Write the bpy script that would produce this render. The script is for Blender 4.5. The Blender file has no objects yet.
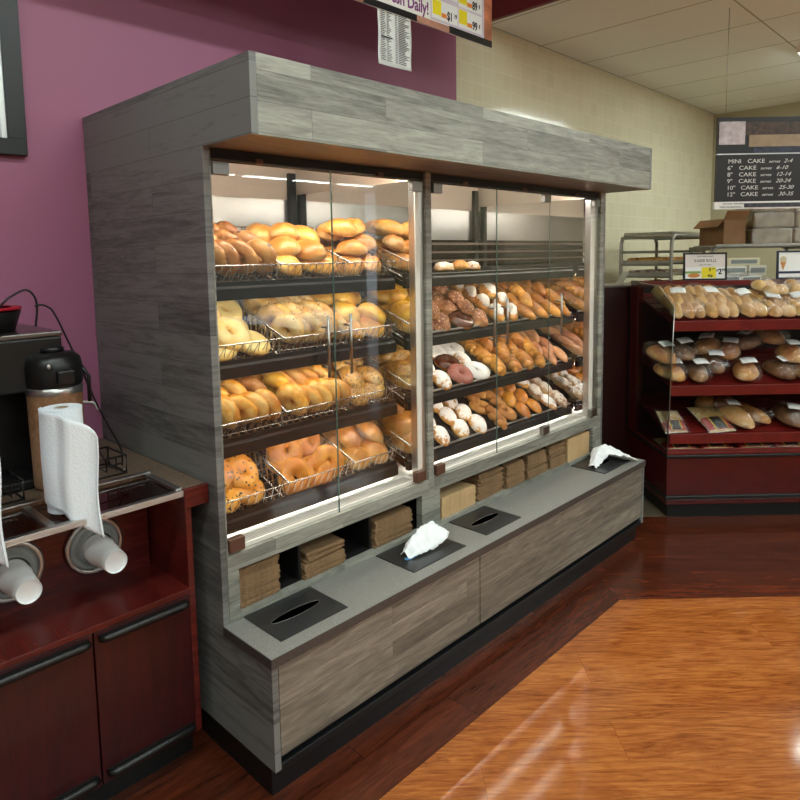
import bpy, math, random
from mathutils import Vector, Matrix, Euler, noise
random.seed(7)
R = math.radians
PI = math.pi
SC = bpy.context.scene
COL = SC.collection

# ------------------------------------------------------------------ mesh builder
class MB:
    def __init__(s): s.v = []; s.f = []; s.sm = []
    def add(s, vs, fs, smooth=False, M=None):
        o = len(s.v)
        for p in vs:
            p = Vector(p)
            s.v.append(M @ p if M is not None else p)
        for f in fs:
            s.f.append([i + o for i in f]); s.sm.append(smooth)
        return s
    def box(s, x0, x1, y0, y1, z0, z1, M=None):
        vs = [(x, y, z) for z in (z0, z1) for y in (y0, y1) for x in (x0, x1)]
        fs = [(0, 2, 3, 1), (4, 5, 7, 6), (0, 1, 5, 4), (2, 6, 7, 3), (0, 4, 6, 2), (1, 3, 7, 5)]
        return s.add(vs, fs, False, M)
    def prism(s, poly, axis, a, b, M=None):
        def P(u, v, w):
            return {'x': (w, u, v), 'y': (u, w, v), 'z': (u, v, w)}[axis]
        n = len(poly)
        vs = [P(u, v, a) for u, v in poly] + [P(u, v, b) for u, v in poly]
        fs = [list(range(n))[::-1], list(range(n, 2 * n))]
        for i in range(n):
            j = (i + 1) % n; fs.append([i, j, n + j, n + i])
        return s.add(vs, fs, False, M)
    def tube(s, path, r, seg=6, closed=False, M=None, caps=True):
        path = [Vector(p) for p in path]; n = len(path); vs = []; fs = []
        t0 = (path[1] - path[0]).normalized()
        up = Vector((0, 0, 1)) if abs(t0.z) < .9 else Vector((1, 0, 0))
        for i, p in enumerate(path):
            if closed: t = path[(i + 1) % n] - path[i - 1]
            else: t = path[min(i + 1, n - 1)] - path[max(i - 1, 0)]
            t.normalize()
            a = up - t * up.dot(t)
            if a.length < 1e-5: a = t.orthogonal()
            a.normalize(); b = t.cross(a); up = a
            rr = r[i] if isinstance(r, (list, tuple)) else r
            for k in range(seg):
                an = 2 * PI * k / seg
                vs.append(p + a * math.cos(an) * rr + b * math.sin(an) * rr)
        m = n if closed else n - 1
        for i in range(m):
            for k in range(seg):
                A = i * seg + k; B = i * seg + (k + 1) % seg
                Cc = ((i + 1) % n) * seg + (k + 1) % seg; Dd = ((i + 1) % n) * seg + k
                fs.append((A, B, Cc, Dd))
        if not closed and caps:
            fs.append(list(range(seg))[::-1]); fs.append(list(range((n - 1) * seg, n * seg)))
        return s.add(vs, fs, seg > 4, M)
    def lathe(s, prof, seg=32, M=None, c=(0, 0, 0), smooth=True):
        vs = []; fs = []; n = len(prof)
        for i in range(seg):
            a = 2 * PI * i / seg
            for r, z in prof: vs.append((c[0] + r * math.cos(a), c[1] + r * math.sin(a), c[2] + z))
        for i in range(seg):
            j = (i + 1) % seg
            for k in range(n - 1):
                fs.append((i * n + k, j * n + k, j * n + k + 1, i * n + k + 1))
        return s.add(vs, fs, smooth, M)
    def grid(s, fn, nu, nv, cu=False, cv=False, M=None, smooth=True, poles=False):
        vs = [fn(i / (nu if cu else nu - 1), j / (nv if cv else nv - 1)) for i in range(nu) for j in range(nv)]
        fs = []
        for i in range(nu if cu else nu - 1):
            for j in range(nv if cv else nv - 1):
                a = i * nv + j; b = ((i + 1) % nu) * nv + j
                c = ((i + 1) % nu) * nv + (j + 1) % nv; d = i * nv + (j + 1) % nv
                fs.append((a, b, c, d))
        return s.add(vs, fs, smooth, M)
    def mesh(s, name, mat, bevel=None):
        me = bpy.data.meshes.new(name)
        me.from_pydata([tuple(v) for v in s.v], [], s.f)
        me.polygons.foreach_set('use_smooth', s.sm)
        me.update()
        if mat: me.materials.append(mat)
        import bmesh
        bm = bmesh.new(); bm.from_mesh(me)
        bmesh.ops.remove_doubles(bm, verts=bm.verts, dist=1e-6)
        bmesh.ops.recalc_face_normals(bm, faces=bm.faces); bm.to_mesh(me); bm.free()
        return me
    def obj(s, name, mat, parent=None, bevel=None, solid=None):
        return link(name, s.mesh(name, mat), parent, bevel, solid)

def link(name, me, parent=None, bevel=None, solid=None):
    o = bpy.data.objects.new(name, me); COL.objects.link(o); o.parent = parent
    if solid:
        m = o.modifiers.new('thick', 'SOLIDIFY'); m.thickness = solid; m.offset = 0
    if bevel:
        m = o.modifiers.new('bevel', 'BEVEL'); m.width = bevel; m.segments = 2; m.limit_method = 'ANGLE'
    return o
def tag(o, label=None, cat=None, group=None, kind=None):
    if label: o['label'] = label
    if cat: o['category'] = cat
    if group: o['group'] = group
    if kind: o['kind'] = kind
    return o
def thing(name, label, cat, loc=(0, 0, 0), rz=0, group=None, rx=0):
    o = bpy.data.objects.new(name, None); COL.objects.link(o)
    o.location = loc; o.rotation_euler = (rx, 0, rz); o.empty_display_size = .05
    return tag(o, label, cat, group)
def struct(name, mb, mat, **k):
    o = mb.obj(name, mat, **k); o['kind'] = 'structure'; return o
KIDS = {}
def kids(o):
    return list(o.children)
def copy_tree(o, parent=None, M=None):
    c = o.copy(); COL.objects.link(c); c.parent = parent
    for ch in kids(o): copy_tree(ch, c)
    if M is not None: c.matrix_world = M
    return c
def text(body, size, loc, mat, parent, rot=(PI / 2, 0, 0), align='LEFT', ext=.0008, name='lettering', sx=1, shear=0, bold=0):
    cu = bpy.data.curves.new('t', 'FONT'); cu.body = body; cu.size = size; cu.align_x = align; cu.extrude = ext
    cu.shear = shear; cu.offset = bold; cu.resolution_u = 3
    t = bpy.data.objects.new('t', cu); COL.objects.link(t)
    me = bpy.data.meshes.new_from_object(t.evaluated_get(bpy.context.evaluated_depsgraph_get()))
    bpy.data.objects.remove(t)
    me.transform(Matrix.Translation(loc) @ Euler(rot).to_matrix().to_4x4() @ Matrix.Diagonal((sx, 1, 1, 1)))
    me.materials.clear(); me.materials.append(mat)
    return link(name, me, parent)

# ------------------------------------------------------------------ materials
def new(name):
    m = bpy.data.materials.new(name); m.use_nodes = True
    nt = m.node_tree; nt.nodes.clear()
    return m, nt, nt.nodes, nt.links
def srgb(h):
    h = h.lstrip('#'); c = [int(h[i:i + 2], 16) / 255 for i in (0, 2, 4)]
    return tuple(x / 12.92 if x <= .04045 else ((x + .055) / 1.055) ** 2.4 for x in c) + (1,)
def N(ns, t, **k):
    n = ns.new(t)
    for a, b in k.items():
        if hasattr(n, a) and a not in ('Scale', 'Color'): setattr(n, a, b)
        else: n.inputs[a].default_value = b
    return n
def mixc(ns, ls, fac, a, b, mode='MIX'):
    n = ns.new('ShaderNodeMix'); n.data_type = 'RGBA'; n.blend_type = mode
    for sock, v in ((n.inputs[0], fac), (n.inputs[6], a), (n.inputs[7], b)):
        if isinstance(v, bpy.types.NodeSocket): ls.new(v, sock)
        else: sock.default_value = v
    return n.outputs[2]
def mth(ns, ls, op, a, b=0, c=0):
    n = ns.new('ShaderNodeMath'); n.operation = op
    for i, v in enumerate((a, b, c)):
        if isinstance(v, bpy.types.NodeSocket): ls.new(v, n.inputs[i])
        else: n.inputs[i].default_value = v
    return n.outputs[0]
def ramp(ns, ls, src, stops):
    n = ns.new('ShaderNodeValToRGB'); e = n.color_ramp.elements
    while len(e) < len(stops): e.new(.5)
    for i, (p, c) in enumerate(stops):
        e[i].position = p; e[i].color = c if len(c) == 4 else (*c, 1)
    ls.new(src, n.inputs[0]); return n.outputs[0]
def finish(m, nt, color, rough=.5, metal=0, bump=None, bstr=.2, bdist=.002, spec=.5, coat=0, emit=None):
    ns, ls = nt.nodes, nt.links
    p = ns.new('ShaderNodeBsdfPrincipled'); o = ns.new('ShaderNodeOutputMaterial')
    if isinstance(color, bpy.types.NodeSocket): ls.new(color, p.inputs['Base Color'])
    else: p.inputs['Base Color'].default_value = color
    if isinstance(rough, bpy.types.NodeSocket): ls.new(rough, p.inputs['Roughness'])
    else: p.inputs['Roughness'].default_value = rough
    p.inputs['Metallic'].default_value = metal
    p.inputs['Specular IOR Level'].default_value = spec
    p.inputs['Coat Weight'].default_value = coat
    if bump is not None:
        b = ns.new('ShaderNodeBump'); b.inputs['Strength'].default_value = bstr; b.inputs['Distance'].default_value = bdist
        ls.new(bump, b.inputs['Height']); ls.new(b.outputs[0], p.inputs['Normal'])
    ls.new(p.outputs[0], o.inputs[0]); return m
def coords(ns, ls, scale=(1, 1, 1), kind='Object', rotz=0, loc=(0, 0, 0)):
    t = ns.new('ShaderNodeTexCoord'); mp = ns.new('ShaderNodeMapping')
    mp.inputs['Scale'].default_value = scale; mp.inputs['Rotation'].default_value = (0, 0, rotz); mp.inputs['Location'].default_value = loc
    ls.new(t.outputs[kind], mp.inputs[0]); return mp.outputs[0]
def noiset(ns, ls, vec, scale, detail=3, rough=.55, dist=0):
    n = ns.new('ShaderNodeTexNoise'); n.inputs['Scale'].default_value = scale; n.inputs['Detail'].default_value = detail
    n.inputs['Roughness'].default_value = rough; n.inputs['Distortion'].default_value = dist
    ls.new(vec, n.inputs['Vector']); return n.outputs[0]
def plain(name, col, rough=.5, metal=0, var=.0, scale=30, bump=0, spec=.5, coat=0, bscale=None):
    m, nt, ns, ls = new(name)
    c = srgb(col) if isinstance(col, str) else col
    if not var and not bump: return finish(m, nt, c, rough, metal, spec=spec, coat=coat)
    v = coords(ns, ls); n = noiset(ns, ls, v, scale)
    d = tuple(x * (1 - var) for x in c[:3]) + (1,); l = tuple(min(1, x * (1 + var)) for x in c[:3]) + (1,)
    col = ramp(ns, ls, n, [(.3, d), (.7, l)])
    bn = noiset(ns, ls, v, bscale or scale) if bump else None
    return finish(m, nt, col, rough, metal, bump=bn, bstr=bump, spec=spec, coat=coat)
def emit(name, col, s):
    m, nt, ns, ls = new(name); e = ns.new('ShaderNodeEmission'); o = ns.new('ShaderNodeOutputMaterial')
    e.inputs[0].default_value = srgb(col); e.inputs[1].default_value = s; ls.new(e.outputs[0], o.inputs[0]); return m
def wood(name, u, v, rows=.08, length=.8, c1='#8f8b84', c2='#6a6762', c3='#4c4a48', rough=.5, bright=1, mortar=.0012, off=(0, 0), grain=1, bump=.15, rot=0, mcol='#45423f', coat=0, c0=None, wav=1.2, pv=.17):
    """plank laminate; u = axis the planks run along, v = axis across them"""
    m, nt, ns, ls = new(name)
    t = ns.new('ShaderNodeTexCoord'); src = t.outputs['Object']
    if rot:
        mp = ns.new('ShaderNodeMapping'); mp.inputs['Rotation'].default_value = (0, 0, rot); ls.new(src, mp.inputs[0]); src = mp.outputs[0]
    sp = ns.new('ShaderNodeSeparateXYZ'); ls.new(src, sp.inputs[0])
    cb = ns.new('ShaderNodeCombineXYZ'); ax = dict(x=0, y=1, z=2)
    ls.new(mth(ns, ls, 'ADD', sp.outputs[ax[u]], 20 + off[0]), cb.inputs[0]); ls.new(mth(ns, ls, 'ADD', sp.outputs[ax[v]], 20 + off[1]), cb.inputs[1])
    b = ns.new('ShaderNodeTexBrick'); ls.new(cb.outputs[0], b.inputs['Vector'])
    b.inputs['Scale'].default_value = 1; b.inputs['Brick Width'].default_value = length; b.inputs['Row Height'].default_value = rows
    b.inputs['Mortar Size'].default_value = mortar; b.inputs['Mortar Smooth'].default_value = .1; b.inputs['Bias'].default_value = 0
    b.offset = .37; b.offset_frequency = 2
    b.inputs['Color1'].default_value = (0, 0, 0, 1); b.inputs['Color2'].default_value = (1, 1, 1, 1); b.inputs['Mortar'].default_value = (.5, .5, .5, 1)
    bw = ns.new('ShaderNodeRGBToBW'); ls.new(b.outputs[0], bw.inputs[0]); rnd = bw.outputs[0]
    # grain: stretched noise with a jump per plank
    cb2 = ns.new('ShaderNodeCombineXYZ'); sp2 = ns.new('ShaderNodeSeparateXYZ'); ls.new(cb.outputs[0], sp2.inputs[0])
    ls.new(mth(ns, ls, 'MULTIPLY', sp2.outputs[0], 1.0), cb2.inputs[0]); ls.new(mth(ns, ls, 'MULTIPLY', sp2.outputs[1], 9), cb2.inputs[1])
    ls.new(mth(ns, ls, 'MULTIPLY', rnd, 17), cb2.inputs[2])
    g1 = noiset(ns, ls, cb2.outputs[0], 3.2, 5, .62, wav); g2 = noiset(ns, ls, cb2.outputs[0], 14, 4, .7, .6)
    gg = mth(ns, ls, 'ADD', mth(ns, ls, 'MULTIPLY', g1, .65), mth(ns, ls, 'MULTIPLY', g2, .35))
    f = mth(ns, ls, 'ADD', mth(ns, ls, 'MULTIPLY', gg, grain), mth(ns, ls, 'MULTIPLY', mth(ns, ls, 'SUBTRACT', rnd, .5), pv))
    col = ramp(ns, ls, f, [(.30, srgb(c3)), (.48, srgb(c2)), (.68, srgb(c1))])
    col = mixc(ns, ls, b.outputs['Fac'], col, srgb(mcol))
    if bright != 1: col = mixc(ns, ls, 1.0, col, (bright, bright, bright, 1), 'MULTIPLY')
    return finish(m, nt, col, rough, 0, bump=gg, bstr=bump, bdist=.0015, coat=coat)

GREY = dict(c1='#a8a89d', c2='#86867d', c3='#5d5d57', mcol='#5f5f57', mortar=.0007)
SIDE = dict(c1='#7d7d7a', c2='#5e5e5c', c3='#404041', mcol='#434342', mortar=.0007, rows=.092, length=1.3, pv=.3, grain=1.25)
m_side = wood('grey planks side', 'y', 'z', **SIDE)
m_front = wood('grey planks front', 'x', 'z', off=(.3, .02), **GREY)
m_bench = wood('grey planks bench', 'x', 'z', rows=.062, c1='#aea291', c2='#857b6e', c3='#5d554c', mcol='#6a6157', mortar=.0006, grain=.9, length=1.1, pv=.13)
m_trimv = wood('grey planks trim', 'x', 'z', rows=.06, length=.3, off=(.11, 0), **GREY)
m_soffit = wood('soffit laminate', 'x', 'y', rows=.3, length=3, c1='#958675', c2='#7d7062', c3='#65594e', rough=.4, mcol='#65594e')
m_floor_d = wood('dark vinyl plank x', 'x', 'y', rows=.145, length=1.1, c1='#68301c', c2='#4d2314', c3='#33150d', rough=.2, mcol='#2c140e', bump=.06, off=(.2, .03), pv=.1, mortar=.0007)
m_floor_d2 = wood('dark vinyl plank diagonal', 'x', 'y', rows=.145, length=1.1, c1='#68301c', c2='#4d2314', c3='#33150d', rough=.2, rot=PI / 4, mcol='#2c140e', bump=.06, pv=.12, mortar=.0007)
m_floor_l = wood('amber vinyl plank', 'x', 'y', rows=.19, length=1.25, c1='#b87136', c2='#945024', c3='#5e3015', rough=.085, rot=PI / 4, mcol='#7d4319', bump=.05, mortar=.0008, grain=1.15, wav=2.2, pv=.1)
m_mah = wood('mahogany', 'x', 'z', rows=3, length=9, c1='#68201a', c2='#4a1311', c3='#2e0b0a', rough=.26, mcol='#400f0d', bump=.05)
m_mahd = wood('mahogany doors', 'z', 'x', rows=3, length=9, c1='#461213', c2='#360e0f', c3='#250809', rough=.3, mcol='#2f0a0a', bump=.04)
m_mah_y = wood('mahogany side', 'y', 'z', rows=3, length=9, c1='#7a2a20', c2='#561915', c3='#360e0c', rough=.3, mcol='#400f0d', bump=.05)
m_redcase = plain('cherry red lacquer', '#4f0e0d', .22, var=.18, scale=9)
m_redshelf = plain('cherry red shelf edge', '#681714', .3, var=.2, scale=12)
m_black = plain('black plastic', '#121212', .35, var=.1)
m_blackm = plain('matte black', '#0d0d0d', .6)
m_kick = plain('black kick board', '#111214', .38, var=.3, scale=6)
m_rail = plain('black shelf rail', '#0d0e10', .5, spec=.2)
m_tray = plain('black sheet pan', '#1b1d1f', .36, spec=.35)
m_alu = plain('brushed aluminium', '#c9c8c6', .32, 1)
m_white = plain('white enamel', '#f2efe8', .35)
m_wire = plain('chrome wire', '#d6d2cc', .25, 1)
m_steel = plain('brushed stainless back', '#a3a4a2', .3, 1, var=.06, scale=4)
m_cream = plain('cream enamel lining', '#e8ddd0', .4)
m_mirror = plain('mirror', '#e9e9e9', .02, 1)
m_hinge = plain('hinge metal', '#8b8885', .3, 1)
m_brown = plain('bronze hinge metal', '#6e5346', .4, .6)
m_bar = plain('steel handle', '#a6a39d', .3, 1)
m_kraft = plain('kraft paper', '#86694a', .85, var=.16, scale=25, bump=.3)
m_kraft2 = plain('light kraft paper', '#c7a679', .85, var=.08, scale=25, bump=.2)
m_tissue = plain('white tissue', '#eef1f4', .9, var=.03, scale=40, bump=.3)
m_blue = plain('blue box slot film', '#5fa6dd', .4)
m_spot = None
def speckle(name, base, c2, sc, rough):
    m, nt, ns, ls = new(name); v = coords(ns, ls); n = noiset(ns, ls, v, sc, 2, .8)
    return finish(m, nt, ramp(ns, ls, n, [(.35, srgb(base)), (.62, srgb(c2))]), rough)
m_counter = speckle('grey speckled laminate', '#605f5c', '#95938e', 420, .4)
m_counter_e = speckle('dark speckled edge', '#37322f', '#554e4a', 420, .45)
m_cofftop = speckle('brown laminate', '#54463b', '#85705d', 160, .42)
m_beige = plain('beige floor tile', '#6e6250', .5, var=.1)
m_purple = plain('purple wall paint', '#a2617f', .5, bump=.06, bscale=160)
m_maroon = plain('maroon paint', '#6d1f24', .5)
m_red = plain('red plastic', '#b3182c', .4)
m_wallb = plain('beige back wall', '#b7ae90', .6)

# tiles
m_tile, nt, ns, ls = new('cream glazed tile')
t = ns.new('ShaderNodeTexCoord'); sp = ns.new('ShaderNodeSeparateXYZ'); ls.new(t.outputs['Object'], sp.inputs[0])
cb = ns.new('ShaderNodeCombineXYZ'); ls.new(mth(ns, ls, 'ADD', mth(ns, ls, 'ADD', sp.outputs[0], sp.outputs[1]), 10.02), cb.inputs[0]); ls.new(mth(ns, ls, 'ADD', sp.outputs[2], 10), cb.inputs[1])
b = ns.new('ShaderNodeTexBrick'); ls.new(cb.outputs[0], b.inputs['Vector']); b.offset = 0
for k, v_ in (('Scale', 1), ('Brick Width', .108), ('Row Height', .108), ('Mortar Size', .0022), ('Mortar Smooth', .3), ('Bias', 0)): b.inputs[k].default_value = v_
b.inputs['Color1'].default_value = srgb('#e6dfc2'); b.inputs['Color2'].default_value = srgb('#e1d9ba'); b.inputs['Mortar'].default_value = srgb('#efeddb')
h = mth(ns, ls, 'SUBTRACT', 1, b.outputs['Fac']); wv = noiset(ns, ls, cb.outputs[0], 9, 1)
finish(m_tile, nt, b.outputs[0], .12, 0, bump=mth(ns, ls, 'ADD', h, mth(ns, ls, 'MULTIPLY', wv, .9)), bstr=.35, bdist=.0022)
# ceiling tiles
m_ceil, nt, ns, ls = new('ceiling tile')
v = coords(ns, ls, loc=(-2.545 + 12.2, -.837 + 12.1 * 1.0, 0)); b = ns.new('ShaderNodeTexBrick'); ls.new(v, b.inputs['Vector']); b.offset = 0
for k, v_ in (('Scale', 1), ('Brick Width', .61), ('Row Height', 1.21), ('Mortar Size', .006), ('Mortar Smooth', .2), ('Bias', 0)): b.inputs[k].default_value = v_
b.inputs['Color1'].default_value = srgb('#f0f0ea'); b.inputs['Color2'].default_value = srgb('#ecece5'); b.inputs['Mortar'].default_value = srgb('#a9a592')
finish(m_ceil, nt, b.outputs[0], .8, bump=noiset(ns, ls, v, 300), bstr=.3)

def glass(name, tint, k=1.0, rough=.0, f0=.045):
    m, nt, ns, ls = new(name)
    g = ns.new('ShaderNodeNewGeometry'); d = ns.new('ShaderNodeVectorMath'); d.operation = 'DOT_PRODUCT'
    ls.new(g.outputs['Normal'], d.inputs[0]); ls.new(g.outputs['Incoming'], d.inputs[1])
    c = mth(ns, ls, 'ABSOLUTE', d.outputs['Value']); q = mth(ns, ls, 'POWER', mth(ns, ls, 'SUBTRACT', 1, c), 5)
    F = mth(ns, ls, 'MULTIPLY', mth(ns, ls, 'ADD', f0, mth(ns, ls, 'MULTIPLY', q, 1 - f0)), k)
    a = ns.new('ShaderNodeBsdfTransparent'); a.inputs[0].default_value = tint
    b = ns.new('ShaderNodeBsdfGlossy'); b.inputs['Roughness'].default_value = rough
    x = ns.new('ShaderNodeMixShader'); o = ns.new('ShaderNodeOutputMaterial')
    ls.new(F, x.inputs[0]); ls.new(a.outputs[0], x.inputs[1]); ls.new(b.outputs[0], x.inputs[2]); ls.new(x.outputs[0], o.inputs[0])
    return m
m_glass = glass('door glass', (.985, .99, .985, 1))
m_glasse = plain('green glass edge', '#587067', .15)
m_dglass = glass('display side glass', (.72, .76, .74, 1), f0=.08)
m_darkg = glass('smoked back glass', (.16, .17, .165, 1), f0=.09)
# plastic film
m_film, nt, ns, ls = new('clear bread bag film')
v = coords(ns, ls); n = noiset(ns, ls, v, 34, 4, .7, 1.5); bm_ = ns.new('ShaderNodeBump'); bm_.inputs['Strength'].default_value = .9; bm_.inputs['Distance'].default_value = .012; ls.new(n, bm_.inputs['Height'])
a = ns.new('ShaderNodeBsdfTransparent'); a.inputs[0].default_value = (.95, .95, .95, 1)
g = ns.new('ShaderNodeBsdfGlossy'); g.inputs['Roughness'].default_value = .1; ls.new(bm_.outputs[0], g.inputs['Normal'])
x = ns.new('ShaderNodeMixShader'); x.inputs[0].default_value = .17; o_ = ns.new('ShaderNodeOutputMaterial')
ls.new(a.outputs[0], x.inputs[1]); ls.new(g.outputs[0], x.inputs[2]); ls.new(x.outputs[0], o_.inputs[0])

def bread(name, top, side, dark, speck=None, sdens=60, ssize=.22, rough=.34, dust=None, damt=.5, bump=.55, nsc=20):
    """baked crust: golden top, paler flanks, browned patches, optional specks or sugar dusting"""
    m, nt, ns, ls = new(name)
    tc = ns.new('ShaderNodeTexCoord'); oi = ns.new('ShaderNodeObjectInfo')
    ad = ns.new('ShaderNodeVectorMath'); ad.operation = 'ADD'; ls.new(tc.outputs['Object'], ad.inputs[0])
    cr = ns.new('ShaderNodeCombineXYZ'); ls.new(mth(ns, ls, 'MULTIPLY', oi.outputs['Random'], 5), cr.inputs[0]); ls.new(cr.outputs[0], ad.inputs[1])
    v = ad.outputs[0]
    n1 = noiset(ns, ls, v, nsc, 3, .6); n2 = noiset(ns, ls, v, 55, 3, .7)
    sp = ns.new('ShaderNodeSeparateXYZ'); ls.new(tc.outputs['Generated'], sp.inputs[0])
    zt = mth(ns, ls, 'ADD', sp.outputs[2], mth(ns, ls, 'MULTIPLY', mth(ns, ls, 'SUBTRACT', n1, .5), 2.0))
    col = ramp(ns, ls, zt, [(.18, srgb(side)), (.5, srgb(top)), (.95, srgb(dark))])
    col = mixc(ns, ls, mth(ns, ls, 'MULTIPLY', mth(ns, ls, 'POWER', mth(ns, ls, 'SUBTRACT', 1, n2), 1.5), .75), col, srgb(dark))
    hs = ns.new('ShaderNodeHueSaturation'); ls.new(col, hs.inputs['Color']); hs.inputs['Saturation'].default_value = 1.0
    ls.new(mth(ns, ls, 'ADD', .86, mth(ns, ls, 'MULTIPLY', oi.outputs['Random'], .34)), hs.inputs['Value'])
    ls.new(mth(ns, ls, 'ADD', .5, mth(ns, ls, 'MULTIPLY', oi.outputs['Random'], .015)), hs.inputs['Hue'])
    col = hs.outputs[0]; bh = n2
    if speck:
        vo = ns.new('ShaderNodeTexVoronoi'); vo.inputs['Scale'].default_value = sdens; ls.new(v, vo.inputs['Vector'])
        f = ramp(ns, ls, vo.outputs['Distance'], [(ssize, (1, 1, 1)), (ssize + .06, (0, 0, 0))])
        f = mth(ns, ls, 'MULTIPLY', f, ramp(ns, ls, sp.outputs[2], [(.2, (0, 0, 0)), (.45, (1, 1, 1))]))
        col = mixc(ns, ls, f, col, srgb(speck))
    if dust:
        n3 = noiset(ns, ls, v, 38, 4, .75)
        f = mth(ns, ls, 'ADD', mth(ns, ls, 'MULTIPLY', mth(ns, ls, 'SUBTRACT', n3, .25), 1.8), mth(ns, ls, 'MULTIPLY', sp.outputs[2], .75))
        f = ramp(ns, ls, f, [(1.15 - damt - .1, (0, 0, 0)), (1.15 - damt + .08, (1, 1, 1))])
        col = mixc(ns, ls, f, col, srgb(dust))
    return finish(m, nt, col, rough, bump=bh, bstr=bump, bdist=.004)
B = dict(
 plain=bread('plain bagel crust', '#e79c42', '#f3c57c', '#c2691f'),
 egg=bread('egg bagel crust', '#f0b135', '#f7d06a', '#d58a1e'),
 raisin=bread('raisin bagel crust', '#b9733b', '#dba066', '#864a24', '#3a1c12', 32, .2),
 cheese=bread('cheese bagel crust', '#eeb764', '#e39a42', '#f4d494'),
 seed=bread('seeded bagel crust', '#e7ad5a', '#f3d6a0', '#c5832f', '#5a4a35', 90, .2),
 everything=bread('everything bagel crust', '#eba449', '#f4c983', '#cf7c2b', '#2a2420', 75, .24),
 roll=bread('round roll crust', '#e6ab57', '#f2cf93', '#c67c2e', nsc=10),
 kaiser=bread('kaiser roll crust', '#e3a04a', '#f1cc8e', '#b8702a', nsc=12),
 yellow=bread('yellow kaiser crust', '#f0b545', '#f8d988', '#cf8626', nsc=12),
 poppy=bread('poppy roll crust', '#d9a557', '#ecc98c', '#b4782f', '#4b4238', 110, .28),
 hoagie=bread('crusty roll crust', '#dfa154', '#efc98f', '#b36c2a', dust='#f4dcae', damt=-.08),
 powder=bread('powdered doughnut', '#d99a5b', '#dd9a4d', '#c07a3e', dust='#fbf4ee', damt=.22, rough=.7, bump=.6),
 pinkish=bread('nut crumb doughnut', '#c07a52', '#cc8a4f', '#8a4a30', '#e3b592', 90, .26, bump=1.0, rough=.6),
 cinn=bread('cinnamon doughnut', '#cf9250', '#dfa95f', '#a9682f', dust='#d9a868', damt=-.1, rough=.65),
 oval=bread('glazed oval doughnut', '#e5953f', '#edb36a', '#c06f24', rough=.25),
 twist=bread('golden twist pastry', '#e0963e', '#eebb72', '#b3661f', rough=.3),
 croissant=bread('croissant crust', '#df9440', '#efbd74', '#a85f22', rough=.35),
 pinkglaze=bread('pink glazed long doughnut', '#dc9b7c', '#de9749', '#c9805c', rough=.3),
 nutty=bread('coconut crumb doughnut', '#c7a283', '#d1904e', '#a2795b', dust='#e6d8cb', damt=.12, rough=.8, bump=1.0),
 loaf=bread('brown roll in a bag', '#dd9a52', '#efc78c', '#a8622b', nsc=14, rough=.3),
 darkloaf=bread('rye roll in a bag', '#946a49', '#bf9a70', '#5f3d25', nsc=14),
 bun=bread('pale bun in a bag', '#e8bd80', '#f6dfb5', '#cf9550', nsc=9),
 flat=bread('flatbread', '#dcc08d', '#e6d3a8', '#b08a55', '#a55b34', 40, .2),
)
m_icew = plain('white icing', '#f4efe9', .3, var=.03)
m_icec = plain('chocolate icing', '#5a2a17', .22)
m_icep = plain('pink brown icing', '#a86355', .35, var=.25, scale=60)
m_icewc = plain('cream icing ', '#f3ece0', .4, var=.05)

# ------------------------------------------------------------------ bread shapes
def nz(p, s, a): return noise.noise(Vector(p) * s) * a
def m_torus(name, R0, r, flat, mat, seed=0, amp=.004, nu=22, nv=12, ov=1.0):
    def fn(u, v):
        a = 2 * PI * u; b = 2 * PI * v
        rr = r * (1 + .1 * math.sin(a * 2 + seed) + .07 * math.sin(a + seed * 2))
        x = (R0 + rr * math.cos(b)) * math.cos(a) * ov; y = (R0 + rr * math.cos(b)) * math.sin(a); z = rr * math.sin(b) * flat
        d = 1 + nz((x + seed, y, z), 22, .09)
        return (x * d, y * d, z * d + r * flat)
    return MB().grid(fn, nu, nv, True, True).mesh(name, mat)
def m_blob(name, a, b, c, mat, seed=0, crease=None, amp=.08, nu=22, nv=13, under=.45, sc=20):
    def fn(u, v):
        th = 2 * PI * u; ph = PI * (v - .5)
        x = math.cos(ph) * math.cos(th); y = math.cos(ph) * math.sin(th); z = math.sin(ph)
        k = 1 + nz((x * a + seed, y * b, z * c), sc, amp)
        if z < 0: z *= under
        if crease == 'kaiser' and z > 0:
            k -= .13 * abs(math.sin(2.5 * th + 2.0 * math.cos(ph) + seed)) ** .5 * (1 - abs(math.cos(ph) - .5) * 1.2) * .9
            k += .05
        if crease == 'slash' and z > .2: k -= .16 * max(0, 1 - abs(y + .25 * x) * 5)
        if crease == 'swirl' and z > 0: k += .07 * math.sin(9 * math.cos(ph) + th)
        if crease == 'seam' and z > 0: k -= .12 * max(0, 1 - abs(y) * 6) * (1 - x * x)
        return (x * a * k, y * b * k, (z * k + under) * c)
    return MB().grid(fn, nu, nv, True, False).mesh(name, mat)
def m_croissant(name, L, r, mat, seed=0, ridges=7, bend=.35):
    def fn(u, v):
        t = 2 * u - 1; b = 2 * PI * v
        rr = r * (1 - abs(t) ** 2.2 * .72) * (.9 + .16 * abs(math.sin(PI * ridges * u + seed)))
        cx = t * L / 2; cy = -bend * L * (t * t) * .5
        x = cx; y = cy + rr * math.cos(b); z = rr * .8 * math.sin(b) + r * .75
        return (x, y, z)
    mb = MB().grid(fn, 26, 12, False, True)
    mb.f.append([i for i in range(12)]); mb.sm.append(True); mb.f.append([25 * 12 + i for i in range(12)]); mb.sm.append(True)
    return mb.mesh(name, mat)
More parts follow.
